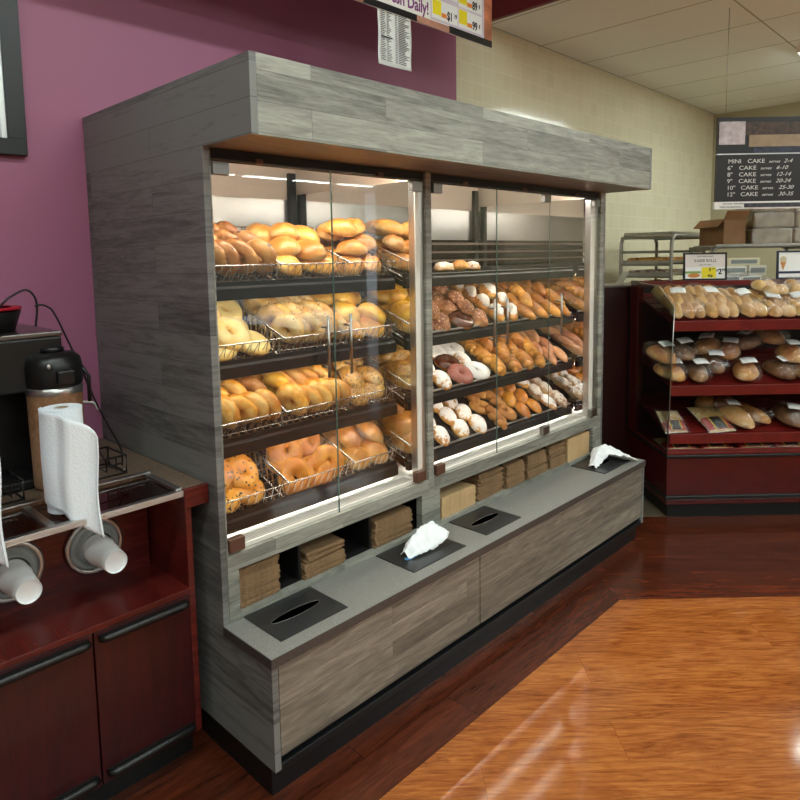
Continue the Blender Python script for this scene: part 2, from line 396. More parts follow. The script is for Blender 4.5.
def m_twist(name, L, r, mat, turns=2.0, seed=0, strands=2):
    mb = MB()
    for s in range(strands):
        p = []; rr = []
        for i in range(23):
            t = i / 22; a = 2 * PI * (turns * t + s / strands) + seed
            w = math.sin(PI * min(1, max(0, t * .94 + .03))) ** .45
            p.append(((t - .5) * L, r * .72 * math.sin(a) * w, r * 1.45 + r * .5 * math.cos(a) * w)); rr.append(r * (.45 + .55 * w))
        mb.tube(p, rr, 9)
    return mb.mesh(name, mat)
def m_icing(name, R0, r, mat, seed, flat=.62, ov=1.0):
    def fn(u, v):
        a = 2 * PI * u; b = PI * (.02 + .96 * v) + .12 * math.sin(5 * a + seed)
        rr = r * (1 + .1 * math.sin(a * 2 + seed) + .07 * math.sin(a + seed * 2)) * 1.06
        x = (R0 + rr * math.cos(b)) * math.cos(a) * ov; y = (R0 + rr * math.cos(b)) * math.sin(a); z = rr * math.sin(b) * flat
        return (x, y, z + r * flat + .001)
    return MB().grid(fn, 24, 7, True, False).mesh(name, mat)

STOCK = {}
def stock(kind, mk, nvar=3, name=None, child=None):
    STOCK[kind] = (name or kind, [mk(i) for i in range(nvar)], child)
for k in ('plain', 'egg', 'raisin', 'seed', 'everything'):
    stock(k, lambda i, k=k: m_torus('bagel', .031, .0235, .86, B[k], i * 1.7), 3, 'bagel')
stock('cheese', lambda i: m_torus('bagel', .036, .029, .62, B['cheese'], i * 1.3), 3, 'bagel')
stock('flatbagel', lambda i: m_torus('bagel', .034, .027, .72, B['plain'], i * 1.3), 3, 'bagel')
stock('everythingflat', lambda i: m_torus('bagel', .033, .027, .75, B['everything'], i * 1.3), 3, 'bagel')
stock('roll', lambda i: m_blob('bread_roll', .062, .05, .042, B['roll'], i * 3.1, 'seam' if i else None), 3, 'bread_roll')
stock('kaiser', lambda i: m_blob('kaiser_roll', .056, .054, .04, B['kaiser'], i * 2.2, 'kaiser'), 3, 'kaiser_roll')
stock('yellow', lambda i: m_blob('kaiser_roll', .056, .052, .042, B['yellow'], i * 2.2, 'kaiser'), 3, 'kaiser_roll')
stock('poppy', lambda i: m_blob('seeded_roll', .057, .055, .04, B['poppy'], i * 2.2, 'kaiser'), 3, 'seeded_roll')
stock('hoagie', lambda i: m_blob('bread_roll', .07, .046, .041, B['hoagie'], i * 2.7, 'slash'), 3, 'bread_roll')
stock('powder', lambda i: m_blob('doughnut', .058, .041, .03, B['powder'], i * 2.1, amp=.12), 3, 'doughnut')
stock('pinkish', lambda i: m_blob('doughnut', .056, .042, .032, B['pinkish'], i * 2.1, amp=.3, sc=70), 3, 'doughnut')
stock('nutty', lambda i: m_blob('doughnut', .064, .036, .032, B['nutty'], i * 2.1, amp=.3, sc=70), 3, 'doughnut')
stock('oval', lambda i: m_blob('oval_doughnut', .058, .036, .027, B['oval'], i * 2.1, amp=.05), 3, 'doughnut')
stock('cinn', lambda i: m_torus('doughnut', .030, .021, .8, B['cinn'], i * 1.9, ov=1.15), 3, 'doughnut')
stock('cinnt', lambda i: m_twist('twist_doughnut', .14, .019, B['cinn'], 1.5, i), 2, 'twist_doughnut')
stock('twist', lambda i: m_twist('pastry_twist', .13, .021, B['twist'], 2.2, i * 1.3), 3, 'pastry_twist')
stock('croissant', lambda i: m_croissant('croissant', .15, .034, B['croissant'], i), 3, 'croissant')
stock('pinkglaze', lambda i: m_blob('long_doughnut', .075, .03, .03, B['pinkglaze'], i * 2.1, 'seam', .04), 3, 'long_doughnut')
stock('icew', lambda i: m_torus('doughnut', .032, .023, .7, B['oval'], i * 1.9, ov=1.2), 2, 'doughnut', ('icing', lambda i: m_icing('icing', .032, .0235, m_icew, i * 1.9, .74, 1.2)))
stock('icec', lambda i: m_torus('doughnut', .032, .023, .7, B['oval'], i * 1.9, ov=1.2), 2, 'doughnut', ('icing', lambda i: m_icing('icing', .032, .0235, m_icec, i * 1.9, .74, 1.2)))
stock('icep', lambda i: m_torus('doughnut', .032, .023, .7, B['oval'], i * 1.9, ov=1.2), 2, 'doughnut', ('icing', lambda i: m_icing('icing', .032, .0235, m_icep, i * 1.9, .74, 1.2)))
def m_streak(i):
    return m_blob('icing', .052, .027, .036, m_icewc, i * 2, amp=.35, under=.1)
stock('danish', lambda i: m_croissant('iced_pastry', .13, .036, B['croissant'], i, 5, .05), 2, 'iced_pastry', ('icing', m_streak))
CH = {}
CNT = {}
def place(kind, M, label, group, cat=None, parent=None):
    nm, meshes, child = STOCK[kind]; c = CNT.get(kind, 0); CNT[kind] = c + 1
    i = c % len(meshes)
    o = bpy.data.objects.new(nm, meshes[i]); COL.objects.link(o)
    if parent: o.parent = parent; o.matrix_local = M
    else: o.matrix_world = M
    if label: tag(o, label, cat or {'bagel': 'bagel', 'bread_roll': 'bread roll', 'kaiser_roll': 'bread roll', 'seeded_roll': 'bread roll', 'croissant': 'croissant'}.get(nm, 'doughnut' if 'doughnut' in nm else 'pastry'), group)
    if child:
        if (kind, i) not in CH: CH[(kind, i)] = child[1](i)
        ch = bpy.data.objects.new(child[0], CH[(kind, i)]); COL.objects.link(ch); ch.parent = o
        if kind == 'danish': ch.location = (0.0, 0, .036)
        ch['label'] = 'icing on top'
    return o
def TR(x, y, z, rx=0, ry=0, rz=0, s=1):
    return Matrix.Translation((x, y, z)) @ Euler((R(rx), R(ry), R(rz)), 'XYZ').to_matrix().to_4x4() @ Matrix.Scale(s, 4)

# ------------------------------------------------------------------ camera
cr_ = Vector((.70327151, -.71069266, -.01803132)); cu_ = Vector((.08726875, .06113043, .99430741)); cf_ = Vector((.70554472, .70084165, -.10501256))
cam = bpy.data.cameras.new('camera'); co = bpy.data.objects.new('camera', cam); COL.objects.link(co); SC.camera = co
co.matrix_world = Matrix(((cr_.x, cu_.x, -cf_.x, -1.01798), (cr_.y, cu_.y, -cf_.y, -1.73922), (cr_.z, cu_.z, -cf_.z, 1.56773), (0, 0, 0, 1)))
cam.sensor_width = 36; cam.lens = 664.46 / 800 * 36; cam.shift_x = .01835; cam.shift_y = -.0912; cam.clip_start = .02

# ------------------------------------------------------------------ dimensions of the bakery case
L = 2.469; LM = .983; D = .837; H = 2.102; H1 = 1.893; HB = .441; HK = .089; OH = .2506; BO = .2528
WY = D + .004

# ------------------------------------------------------------------ setting
FB = -.457; cx, cy = 1.751, -.457           # where the amber floor's edge turns 45 degrees
E2 = Vector((1, -1, 0)) / 2 ** .5
far = Vector((cx, cy, 0)) + E2 * 9
struct('floor', MB().prism([(-5, WY), (-5, FB), (cx, FB), (2.95, .62), (2.95, WY)], 'z', -.05, 0), m_floor_d)
# dark border that follows the corner display
p1 = Vector((2.742, -.113, 0)); p1f = p1 + E2 * 9
struct('floor', MB().prism([(cx, FB), (far.x, far.y), (p1f.x, p1f.y), (p1.x - .4, p1.y + .4)], 'z', -.049, .0004), m_floor_d2)
struct('floor', MB().prism([(-5, FB), (-5, -14), (far.x, -14), (far.x, far.y), (cx, FB)], 'z', -.05, .0002), m_floor_l)
struct('floor', MB().prism([(p1.x - .35, p1.y + .35), (p1f.x, p1f.y), (14, p1f.y), (14, WY), (2.9, WY)], 'z', -.05, .0003), m_beige)
struct('wall_back', MB().box(-5, 6.6, WY + .02, WY + .2, 0, 3.9), m_tile)
struct('wall_purple', MB().box(-5, 2.222, WY, WY + .0199, 0, 3.9), m_purple)
struct('wall_right', MB().box(6.6, 6.8, -6, WY + .2, 0, 3.6), m_wallb)
struct('ceiling', MB().box(2.47, 6.6, -6, WY + .02, 3.0, 3.06), m_ceil)
m_ceil2 = plain('upper ceiling', '#8f8b80', .8)
struct('ceiling', MB().box(-5, 14, -14, WY + .02, 3.6, 3.7), m_ceil2)
struct('trim_soffit', MB().box(2.44, 2.4695, -6, WY + .019, 2.985, 3.6), m_maroon)
m_far = plain('far store wall', '#8c857a', .8)
struct('wall_far', MB().box(-5, 14, -14.2, -14, 0, 3.7), m_far)
struct('wall_left', MB().box(-5.2, -5, -14, WY + .2, 0, 3.7), m_far)

# ceiling lights
m_tubeS = emit('fluorescent diffuser', '#f0fdf8', 13)
def fixture(x0, x1, y, z, label, w=.11):
    t_ = thing('ceiling_light', label, 'light', ((x0 + x1) / 2, y, z), group='fluorescent ceiling lights')
    l = (x1 - x0) / 2
    MB().box(-l, l, -w, w, -.045, 0).obj('housing', m_white, t_)
    MB().box(-l + .03, l - .03, -w * .8, w * .8, -.058, -.0455).obj('diffuser', m_tubeS, t_)
    return t_
fixture(4.52, 5.75, -.5, 3.0, 'fluorescent light fixture on tiled ceiling above bread display and racks')
for i, y in enumerate((-2.1, -3.6, -5.4)):
    fixture(3.2, 6.2, y, 3.0, 'long fluorescent fixture over bakery aisle, %s of three rows from the wall' % ['nearest', 'middle', 'farthest'][i])
for i, y in enumerate((-1.35, -3.4, -5.8, -8.4, -11.0)):
    fixture(-3.5, 1.9 if i == 0 else 2.2, y, 3.6, 'long store ceiling fixture, %s row counted from bakery case' % ['first', 'second', 'third', 'fourth', 'fifth'][i])
for j, y in enumerate((-9.2, -12.0)):
    for i in range(5):
        fixture(6.6 + 1.5 * i, 7.85 + 1.5 * i, y, 3.6, 'short store ceiling fixture in far %s row, %s from bakery wall' % (['nearer', 'farther'][j], ['first', 'second', 'third', 'fourth', 'fifth'][i]))

# sprinkler on the tiled ceiling
t_ = thing('ceiling_sprinkler', 'small white round sprinkler cap on tiled ceiling above cake menu', 'sprinkler', (6.0, .31, 3.0))
MB().lathe([(0, -.03), (.02, -.028), (.03, -.012), (.045, 0)], 16).obj('cap', m_white, t_)

# ------------------------------------------------------------------ the bakery case
case = thing('bakery_case', 'large grey plank self-serve bakery case with glass doors and projecting header', 'bakery case', (0, 0, 0))
T = .022
prof = [(D, HK), (D, H), (-OH, H), (-OH, H1), (0, H1), (0, HB), (-BO, HB - .031), (-BO, HK)]
prof = [(D, HK), (D, H - .0), (-OH, H), (-OH, H1), (0.0, H1), (0.0, HB - .031), (-BO + .004, HB - .031), (-BO + .004, HK)]
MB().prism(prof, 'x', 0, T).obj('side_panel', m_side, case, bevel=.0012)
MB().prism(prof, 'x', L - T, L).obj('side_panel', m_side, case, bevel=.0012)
MB().box(T, L - T, -OH, -OH + .02, H1, H).obj('header', m_front, case, bevel=.001)
MB().box(T, L - T, -OH + .02, .02, H1 + .001, H1 + .02).obj('soffit', m_soffit, case)
MB().box(T, L - T, -OH + .02, D, H - .02, H - .001).obj('top_board', m_front, case)
# front grey trims
MB().box(T, T + .004, -.0005, .03, HB, H1).obj('trim_strip', m_trimv, case)
MB().box(LM - .014, LM + .018, -.001, .04, HB, H1 - .0).obj('mullion', m_trimv, case, bevel=.001)
MB().box(L - .058, L - T, -.001, .04, HB, H1).obj('trim_strip', m_trimv, case, bevel=.001)
for a, b_ in ((T, LM - .014), (LM + .018, L - .058)):
    MB().box(a, b_, -.001, .05, .603, .657).obj('door_sill', m_front, case, bevel=.001)
    MB().box(a, b_, -.001, .03, HB, .458).obj('cubby_sill', m_front, case)
MB().box(T, .062, -.0008, .03, .458, .603).obj('cubby_stile', m_trimv, case)
MB().box(.925, LM - .014, -.0008, .03, .458, .603).obj('cubby_stile', m_trimv, case)
MB().box(LM + .018, 1.038, -.0008, .03, .458, .603).obj('cubby_stile', m_trimv, case)
MB().box(2.356, L - .058, -.0008, .03, .458, .603).obj('cubby_stile', m_trimv, case)
# cubby lining
lin = MB(); lin.box(.03, L - .03, .36, .37, .445, .64); lin.box(T, L - T, .03, .37, .64, .65); lin.box(T, L - T, .0305, .36, .445, .4575)
for x in (.326, .664, LM, 1.541, 1.925): lin.box(x - .005, x + .005, .035, .36, .4576, .64)
lin.obj('cubby_lining', m_blackm, case)
# bench
MB().box(-.002, L + .002, -BO, -.0012, HB - .031, HB).obj('counter_top', m_counter, case, bevel=.001)
MB().box(-.0025, L + .0025, -BO - .0012, -BO, HB - .031, HB - .001).obj('counter_edge', m_counter_e, case)
MB().box(-.0035, -.0022, -BO, -.0015, HB - .031, HB - .001).obj('counter_edge', m_counter_e, case)
for a, b_ in ((T + .003, LM - .003), (LM + .003, L - T - .003)):
    MB().box(a, b_, -BO + .006, -BO + .024, .128, HB - .033).obj('bench_panel', m_bench, case, bevel=.001)
MB().box(LM - .0025, LM + .0025, -BO + .012, -BO + .02, .128, HB - .033).obj('bench_gap', m_blackm, case)
MB().box(T, L - T, -BO + .03, .8, HK + .002, .12).obj('bench_floor', m_blackm, case)
k = MB(); k.box(.006, L - .03, -.222, D - .04, 0, HK); k.obj('kick_board', m_kick, case)
MB().box(T, L - T, -.247, -.2225, .078, .104).obj('kick_ledge', m_kick, case, bevel=.003)
# interior
MB().box(T, L - T, .02, .76, .657, .668).obj('deck', m_white, case)
g = MB()
for a, b_ in ((T + .01, .905), (LM + .025, 2.31)):
    for i in range(5): g.box(a, b_, .03 + i * .011, .0335 + i * .011, .6681, .6705)
g.obj('deck_groove', m_alu, case)
for a, b_ in ((T + .007, .945), (LM + .019, L - T - .001)):
    MB().box(a, b_, .76, .768, 1.66, 1.835).obj('steel_band', m_steel, case)
    MB().box(a, b_, .7605, .768, 1.8355, 2.0).obj('back_panel', m_cream, case)
    MB().prism([(.051, 1.874), (.45, 1.985), (.76, 1.985), (.76, 1.998), (.45, 1.998), (.051, 1.886)], 'x', a, b_).obj('inner_ceiling', m_cream, case)
MB().box(T + .007, .945, .7605, .768, .668, 1.6595).obj('back_panel', m_steel, case)
MB().box(LM + .019, L - T - .001, .7605, .768, .668, 1.44).obj('back_panel', m_blackm, case)
MB().box(LM + .019, L - T - .001, .762, .767, 1.4405, 1.6595).obj('back_glass', m_darkg, case)
MB().box(T + .001, T + .006, .051, .768, .668, 1.873).obj('inner_side', m_steel, case)
MB().box(LM - .014, LM + .018, .041, .768, .668, 1.873).obj('divider', m_cream, case)
for x in (.918, 2.322):
    MB().box(x, x + .004, .045, .76, .668, 1.86).obj('mirror', m_mirror, case)
    MB().box(x + .0041, x + .01, .051, .76, .668, 1.98).obj('end_lining', m_cream, case)
for zz in (1.625, 1.585, 1.545):
    MB().box(LM + .02, 2.32, .30, .312, zz - .005, zz + .005).obj('brown_bar', plain('brown bar', '#4a3b33', .4, var=.1), case)  # thin brown bars added across the upper right section
MB().box(.916, .966, .012, .044, .657, H1 - .04).obj('door_post', m_alu, case, bevel=.002)
MB().box(.916, .942, .0095, .0118, .66, H1 - .05).obj('post_face', m_white, case)
MB().box(2.322, 2.408, .012, .044, .657, H1 - .04).obj('door_post', m_alu, case, bevel=.002)
MB().box(2.326, 2.366, .0095, .0118, .66, H1 - .05).obj('post_face', m_white, case)
for a, b_ in ((T, LM - .015), (LM + .019, L - .06)):
    MB().box(a, b_, .012, .05, H1 - .032, H1 - .001).obj('door_track', m_blackm, case)
for a, b_ in ((T + .02, .9), (LM + .04, 2.3)):
    MB().box(a, b_, .053, .076, H1 - .025, H1 - .0202).obj('led_strip', emit('LED strip', '#fff7ea', 34), case)
for a, b_ in ((.26, .43), (1.7, 1.9)):
    v_ = MB().prism([(.2, 1.9135), (.2, 1.9085), (.36, 1.953), (.36, 1.958)], 'x', a, b_).obj('vent_panel', m_hinge, case)
# shelf standards and shelves
for x in (.872, 2.262):
    s_ = MB(); s_.box(x, x + .034, .735, .759, .67, 1.955)
    for i in range(26): s_.box(x + .006, x + .028, .7335, .735, .70 + i * .043, .72 + i * .043)
    s_.obj('shelf_standard', m_rail, case)
TILT = {0: R(21), 1: R(29)}
rows = (1.497, 1.246, .992, .738)
x_sh = ((T + .012, .886), (LM + .036, 2.292))
m_led2 = emit('shelf LED', '#fff5e4', 13)
for sec in (0, 1):
    a, b_ = x_sh[sec]
    for r_, zt in enumerate(rows):
        tl = R(4) if (sec == 1 and r_ == 0) else TILT[sec]
        M = Matrix.Translation((0, .1, zt)) @ Matrix.Rotation(tl, 4, 'X')
        MB().box(a, b_, .004, .40, -.03, -.018, M).obj('shelf', m_rail, case)
        MB().prism([(-.004, zt - .058), (-.004, zt - .022), (.004, zt - .014), (.004, zt), (.016, zt), (.016, zt - .058)], 'x', a, b_, Matrix.Translation((0, .096, 0))).obj('shelf_rail', m_rail, case)
        MB().box(a, b_, -.0012, .0, -.004, -.0008, Matrix.Translation((0, .0995, zt))).obj('rail_highlight', m_alu, case) if sec else None
        if r_ < 4:
            MB().box(a + .02, b_ - .02, .12, .128, zt - .05, zt - .044).obj('shelf_light', m_led2, case)
        for x in ((.036, .878) if sec == 0 else (1.026, 2.28)):
            br = MB(); br.prism([(.12, zt - .05), (.12, zt - .03), (.48, zt - .03 + math.tan(tl) * .36), (.735, zt - .03 + math.tan(tl) * .36), (.735, zt - .1 + math.tan(tl) * .36), (.48, zt - .06 + math.tan(tl) * .36)], 'x', x, x + .005)
            br.obj('shelf_bracket', m_rail, case)
# glass doors
edges = [(T + .006, .4805, 'L'), (.4835, .955, 'R'), (LM + .022, 1.441, 'L'), (1.444, 1.886, 'R'), (1.889, 2.40, 'R')]
hand = [.423, .525, 1.375, 1.474, 1.943]
for i, (a, b_, side) in enumerate(edges):
    dr = MB().box(a, b_, -.003, .003, .664, 1.862).obj('glass_door', m_glass, case)
    for e_ in (a, b_):
        if e_ in (.4805, 1.441, 1.886, 1.444, .4835): MB().box(e_ - .0005, e_ + .0005, -.0032, .0005, .664, 1.862).obj('door_edge', m_glasse, dr)
    hx = hand[i]
    hb = MB().tube([(hx, -.038, 1.165), (hx, -.038, 1.375)], .0052, 10); hb.tube([(hx, -.038, 1.335), (hx, -.004, 1.335)], .004, 6); hb.tube([(hx, -.038, 1.2), (hx, -.004, 1.2)], .004, 6)
    hb.obj('door_handle', m_bar, dr)
    x0 = a if side == 'L' else b_ - .06
    if i == 0: x0 = a - .002
    if i == 1: x0 = .885
    if i == 4: x0 = 2.325
    MB().box(x0, x0 + .055, -.012, .012, 1.815, 1.853).obj('hinge', m_hinge, dr, bevel=.002)
    MB().box(x0, x0 + .055, -.014, .012, .668, .71).obj('hinge', m_brown if i in (0, 1, 2) else m_hinge, dr, bevel=.002)
    cx_ = (a + b_) / 2 - (.06 if i == 0 else 0)
    MB().box(cx_ - .013, cx_ + .013, -.006, .006, 1.857, 1.872).obj('door_catch', m_brown, dr, bevel=.002)
m_plate = plain('black plate plastic', '#2b2c2d', .3)
m_void = plain('slot void', '#010101', 1.0, spec=0)
def plate(x0, x1, y0=-.2, y1=-.004, slot=True):
    cor = [math.atan2(sy * (y1 - y0), sx * (x1 - x0)) % (2 * PI) for sx in (-1, 1) for sy in (-1, 1)]
    def fn(u, v):
        a = 2 * PI * u
        for q_ in cor:
            if abs((a % (2 * PI)) - q_) < PI / 63: a = q_
        ex, ey = .095 * math.cos(a), .02 * math.sin(a)
        c_, s_ = math.cos(a), math.sin(a); hw, hh = (x1 - x0) / 2, (y1 - y0) / 2
        k_ = min(hw / max(abs(c_), 1e-6), hh / max(abs(s_), 1e-6))
        ox, oy = c_ * k_, s_ * k_
        return ((x0 + x1) / 2 + ex + (ox - ex) * v, (y0 + y1) / 2 + ey + (oy - ey) * v, HB + .0035)
    n_ = 64
    mb = MB(); vs = []
    th = [2 * PI * i / n_ for i in range(n_)]
    mb.grid(fn, n_, 2, True, False, smooth=False)
    mb.grid(lambda u, v: (fn(u, 1)[0], fn(u, 1)[1], HB + .0035 * v), n_, 2, True, False, smooth=False)
    p_ = mb.obj('cover_plate', m_plate, case)
    MB().tube([((x0 + x1) / 2 + .0955 * math.cos(2 * PI * i / 40), (y0 + y1) / 2 + .0205 * math.sin(2 * PI * i / 40), HB + .0036) for i in range(40)], .0008, 5, True).obj('slot_rim', m_hinge, p_)
    MB().lathe([(0, 0), (1, 0)], 32, Matrix.Translation(((x0 + x1) / 2, (y0 + y1) / 2, HB + .0006)) @ Matrix.Diagonal((.097, .022, 1, 1))).obj('slot', m_void, p_)
plate(.07, .335); plate(.655, .955); plate(1.09, 1.34); plate(2.11, 2.40)

# ------------------------------------------------------------------ paper bags in the cubbies
def bag_mesh(name, w, d, h, mat, seed):
    random.seed(seed); n = 14; top = []
    pts = []
    for i in range(n + 1):
        x = -w / 2 + w * i / n
        pts.append((x, (.0025 if i % 2 else 0) + random.uniform(-.001, .001)))
    poly = pts + [(w / 2, d), (-w / 2, d)]
    mb = MB().prism(poly, 'z', 0, h)
    mb.box(-w / 2 + .004, w / 2 - .003, .003, d * .3, h, h + .0015)
    return mb.mesh(name, mat)
bagm = {}
def bags(x0, x1, n, z0, label, light=False, y0=.012, jit=.004, tilt=0, th=.0088):
    w = x1 - x0
    for i in range(n):
        key = (round(w, 3), light, i % 3, th)
        if key not in bagm: bagm[key] = bag_mesh('paper_bag', w, .2, th * .82, m_kraft2 if light else m_kraft, i % 3)
        o = bpy.data.objects.new('paper_bag', bagm[key]); COL.objects.link(o)
        j = random.uniform(-jit, jit)
        o.location = ((x0 + x1) / 2 + j, y0 + abs(random.uniform(0, jit * 1.5)), z0 + .0003 + i * th)
        o.rotation_euler = (0, R(tilt), R(random.uniform(-1.5, 1.5) * jit / .004))
        tag(o, label, 'paper bag', 'kraft paper bags in the cubbies')
random.seed(3)
BZ = .458
bags(.07, .226, 15, BZ, 'folded brown paper bag in tall stack at far left cubby')
bags(.335, .52, 6, BZ, 'folded brown paper bag in lower half of two-part stack, second cubby'); bags(.345, .515, 4, BZ + .056, 'brown paper bag bundle lying atop second cubby stack', jit=.007)
bags(.675, .88, 12, BZ, 'folded brown paper bag in stack behind left tissue', jit=.005)
bags(1.065, 1.30, 10, BZ, 'flat light kraft bag in stack right of centre mullion', light=True, jit=.0015)
bags(1.325, 1.53, 7, BZ, 'loose brown paper bag in untidy stack, lower part', jit=.009); bags(1.335, 1.52, 6, BZ + .065, 'loose brown paper bag in untidy stack, upper part', jit=.01)
bags(1.55, 1.70, 6, BZ, 'brown paper bag in third right-hand stack, lower half'); bags(1.55, 1.70, 6, BZ + .058, 'brown paper bag in third right-hand stack, upper half', jit=.006)
bags(1.73, 1.91, 5, BZ, 'brown paper bag in fourth right-hand stack, lower half'); bags(1.73, 1.90, 8, BZ + .048, 'brown paper bag in fourth right-hand stack, upper half', jit=.005)
bags(1.94, 2.09, 6, BZ, 'brown paper bag in fifth right-hand stack, lower half'); bags(1.935, 2.08, 7, BZ + .056, 'brown paper bag in fifth right-hand stack, upper half', jit=.007)
bags(2.11, 2.345, 14, BZ, 'flat light kraft bag in neat stack at far right cubby', light=True, jit=.001)

# ------------------------------------------------------------------ tissues
def tissue(pts, label, tail):
    """pts: rows of points forming a folded sheet"""
    nu = len(pts); nv = len(pts[0])
    def fn(u, v):
        fu = u * (nu - 1); fv = v * (nv - 1); i = min(int(fu), nu - 2); j = min(int(fv), nv - 2); a = fu - i; b_ = fv - j
        P = [Vector(pts[i][j]), Vector(pts[i + 1][j]), Vector(pts[i][j + 1]), Vector(pts[i + 1][j + 1])]
        p = P[0] * (1 - a) * (1 - b_) + P[1] * a * (1 - b_) + P[2] * (1 - a) * b_ + P[3] * a * b_
        return p + Vector((0, nz(p, 60, .005), nz(p, 45, .012)))
    o = MB().grid(fn, nu * 7, nv * 7).obj('tissue', m_tissue, None, solid=.0012)
    return tag(o, label, 'tissue', 'white tissues')
z = HB + .008
tissue([[(.70, -.09, z + .004), (.705, -.105, z + .02), (.71, -.12, z + .004)],
        [(.76, -.06, z + .02), (.76, -.09, z + .055), (.765, -.135, z + .002)],
        [(.83, -.055, z + .045), (.83, -.08, z + .078), (.84, -.14, z + .006)],
        [(.89, -.05, z + .055), (.90, -.075, z + .075), (.91, -.14, z + .022)],
        [(.925, -.05, z + .045), (.935, -.07, z + .05), (.945, -.13, z + .032)]], 'crumpled white tissue pulled from slot near the centre mullion', None)
tissue([[(2.13, -.10, z + .004), (2.135, -.12, z + .014), (2.14, -.13, z + .002)],
        [(2.20, -.07, z + .02), (2.20, -.10, z + .045), (2.21, -.13, z + .012)],
        [(2.26, -.04, z + .04), (2.26, -.09, z + .072), (2.27, -.14, z + .05)],
        [(2.33, -.02, z + .05), (2.34, -.09, z + .075), (2.33, -.21, z + .035)],
        [(2.41, -.03, z + .02), (2.42, -.12, z + .03), (2.41, -.24, z + .004)]], 'crumpled white tissue pulled from slot at far right end of counter', None)
tf = MB().prism([(.70, -.115), (.72, -.125), (.76, -.125), (.755, -.105), (.71, -.10)], 'z', HB + .0045, HB + .006).obj('tissue_box_film', m_blue, None)
tag(tf, 'pale blue film edge under tissue near centre mullion', 'film')

# ------------------------------------------------------------------ wire baskets and bagels
BD = .40
def basket(x0, x1, zt, label):
    w = x1 - x0
    b_ = thing('wire_basket', label, 'basket', (x0, .112, zt - .012), group='chrome wire bagel baskets', rx=TILT[0])
    h = .068; r = .0024
    rim = MB(); rim.tube([(0, 0, h), (w, 0, h), (w, BD, h), (0, BD, h)], r * 1.15, 6, True); rim.tube([(0, 0, 0), (w, 0, 0), (w, BD, 0), (0, BD, 0)], r, 5, True)
    rim.obj('rim', m_wire, b_)
    g = MB(); n = max(6, int(w / .03))
    for i in range(n):
        a = w * i / n; c = w * (i + 1) / n
        g.tube([(a, 0, 0), (a, 0, h)], .0014, 4); g.tube([(a, 0, 0), (c, 0, h)], .0014, 4)
        g.tube([(a, 0, 0), (a, BD, 0)], .0012, 4)
        g.tube([(a, BD, 0), (c, BD, h)], .0014, 4); g.tube([(c, BD, 0), (a, BD, h)], .0014, 4)
    m_ = int(BD / .035)
    for i in range(m_):
        a = BD * i / m_; c = BD * (i + 1) / m_
        for X in (0, w): g.tube([(X, a, 0), (X, c, h)], .0014, 4); g.tube([(X, c, 0), (X, c, h)], .0014, 4)
        g.tube([(0, a, 0), (w, a, 0)], .0014, 4)
    g.obj('wire_grid', m_wire, b_)
    return b_
RN = ['top', 'second', 'third', 'bottom']; BN = ['left', 'middle', 'right']; ORD = ['first', 'second', 'third', 'fourth', 'fifth', 'sixth', 'seventh', 'eighth', 'ninth']
bx = ((.042, .330), (.334, .640), (.644, .884))
def standing(kind, w, n, ys, s=1, lean=18, z0=0, x0=.0, yaw=0):
    out = []
    for r_, (y, k_) in enumerate(zip(ys, n)):
        for i in range(k_):
            X = .035 + x0 + (w - .07 - x0) * (i / (k_ - 1) if k_ > 1 else .5)
            # disc on edge: axis mostly along x
            M = TR(X, y + random.uniform(-.008, .008), .058 + z0 * r_ + random.uniform(0, .006), random.uniform(-8, 8), 90 - lean + random.uniform(-8, 8), yaw + random.uniform(-8, 8), s) @ Matrix.Translation((0, 0, -.02))
            out.append((kind if isinstance(kind, str) else kind[r_][i], M, 'row %s from front, %s from left' % (['one', 'two', 'three', 'four'][r_], ORD[i])))
    return out
def pile(kind, lst, s=1):
    return [(kind, TR(x, y, zz, rx, ry, rz, s), 'item') for x, y, zz, rx, ry, rz in lst]
def rnd5(w, big=.05):
    # a heap of rolls: two rows below, some on top
    L_ = []
    xs = (w * .26, w * .72)
    for j, y in enumerate((.06, .165, .27, .345)):
        for i, x in enumerate(xs):
            L_.append((x + random.uniform(-.008, .008), y, .003, random.uniform(-12, 12), random.uniform(-12, 12), random.uniform(0, 180)))
    return L_
DESC = dict(raisin='brown raisin bagel', roll='smooth golden bread roll', hoagie='crusty golden roll', cheese='large shiny cheese bagel', seed='pale seeded bagel', yellow='yellow kaiser roll', plain='golden plain bagel', egg='yellow egg bagel',
            poppy='poppy seeded roll', everythingflat='black seeded everything bagel', flatbagel='plain golden bagel', kaiser='round crusty roll', everything='seeded bagel')
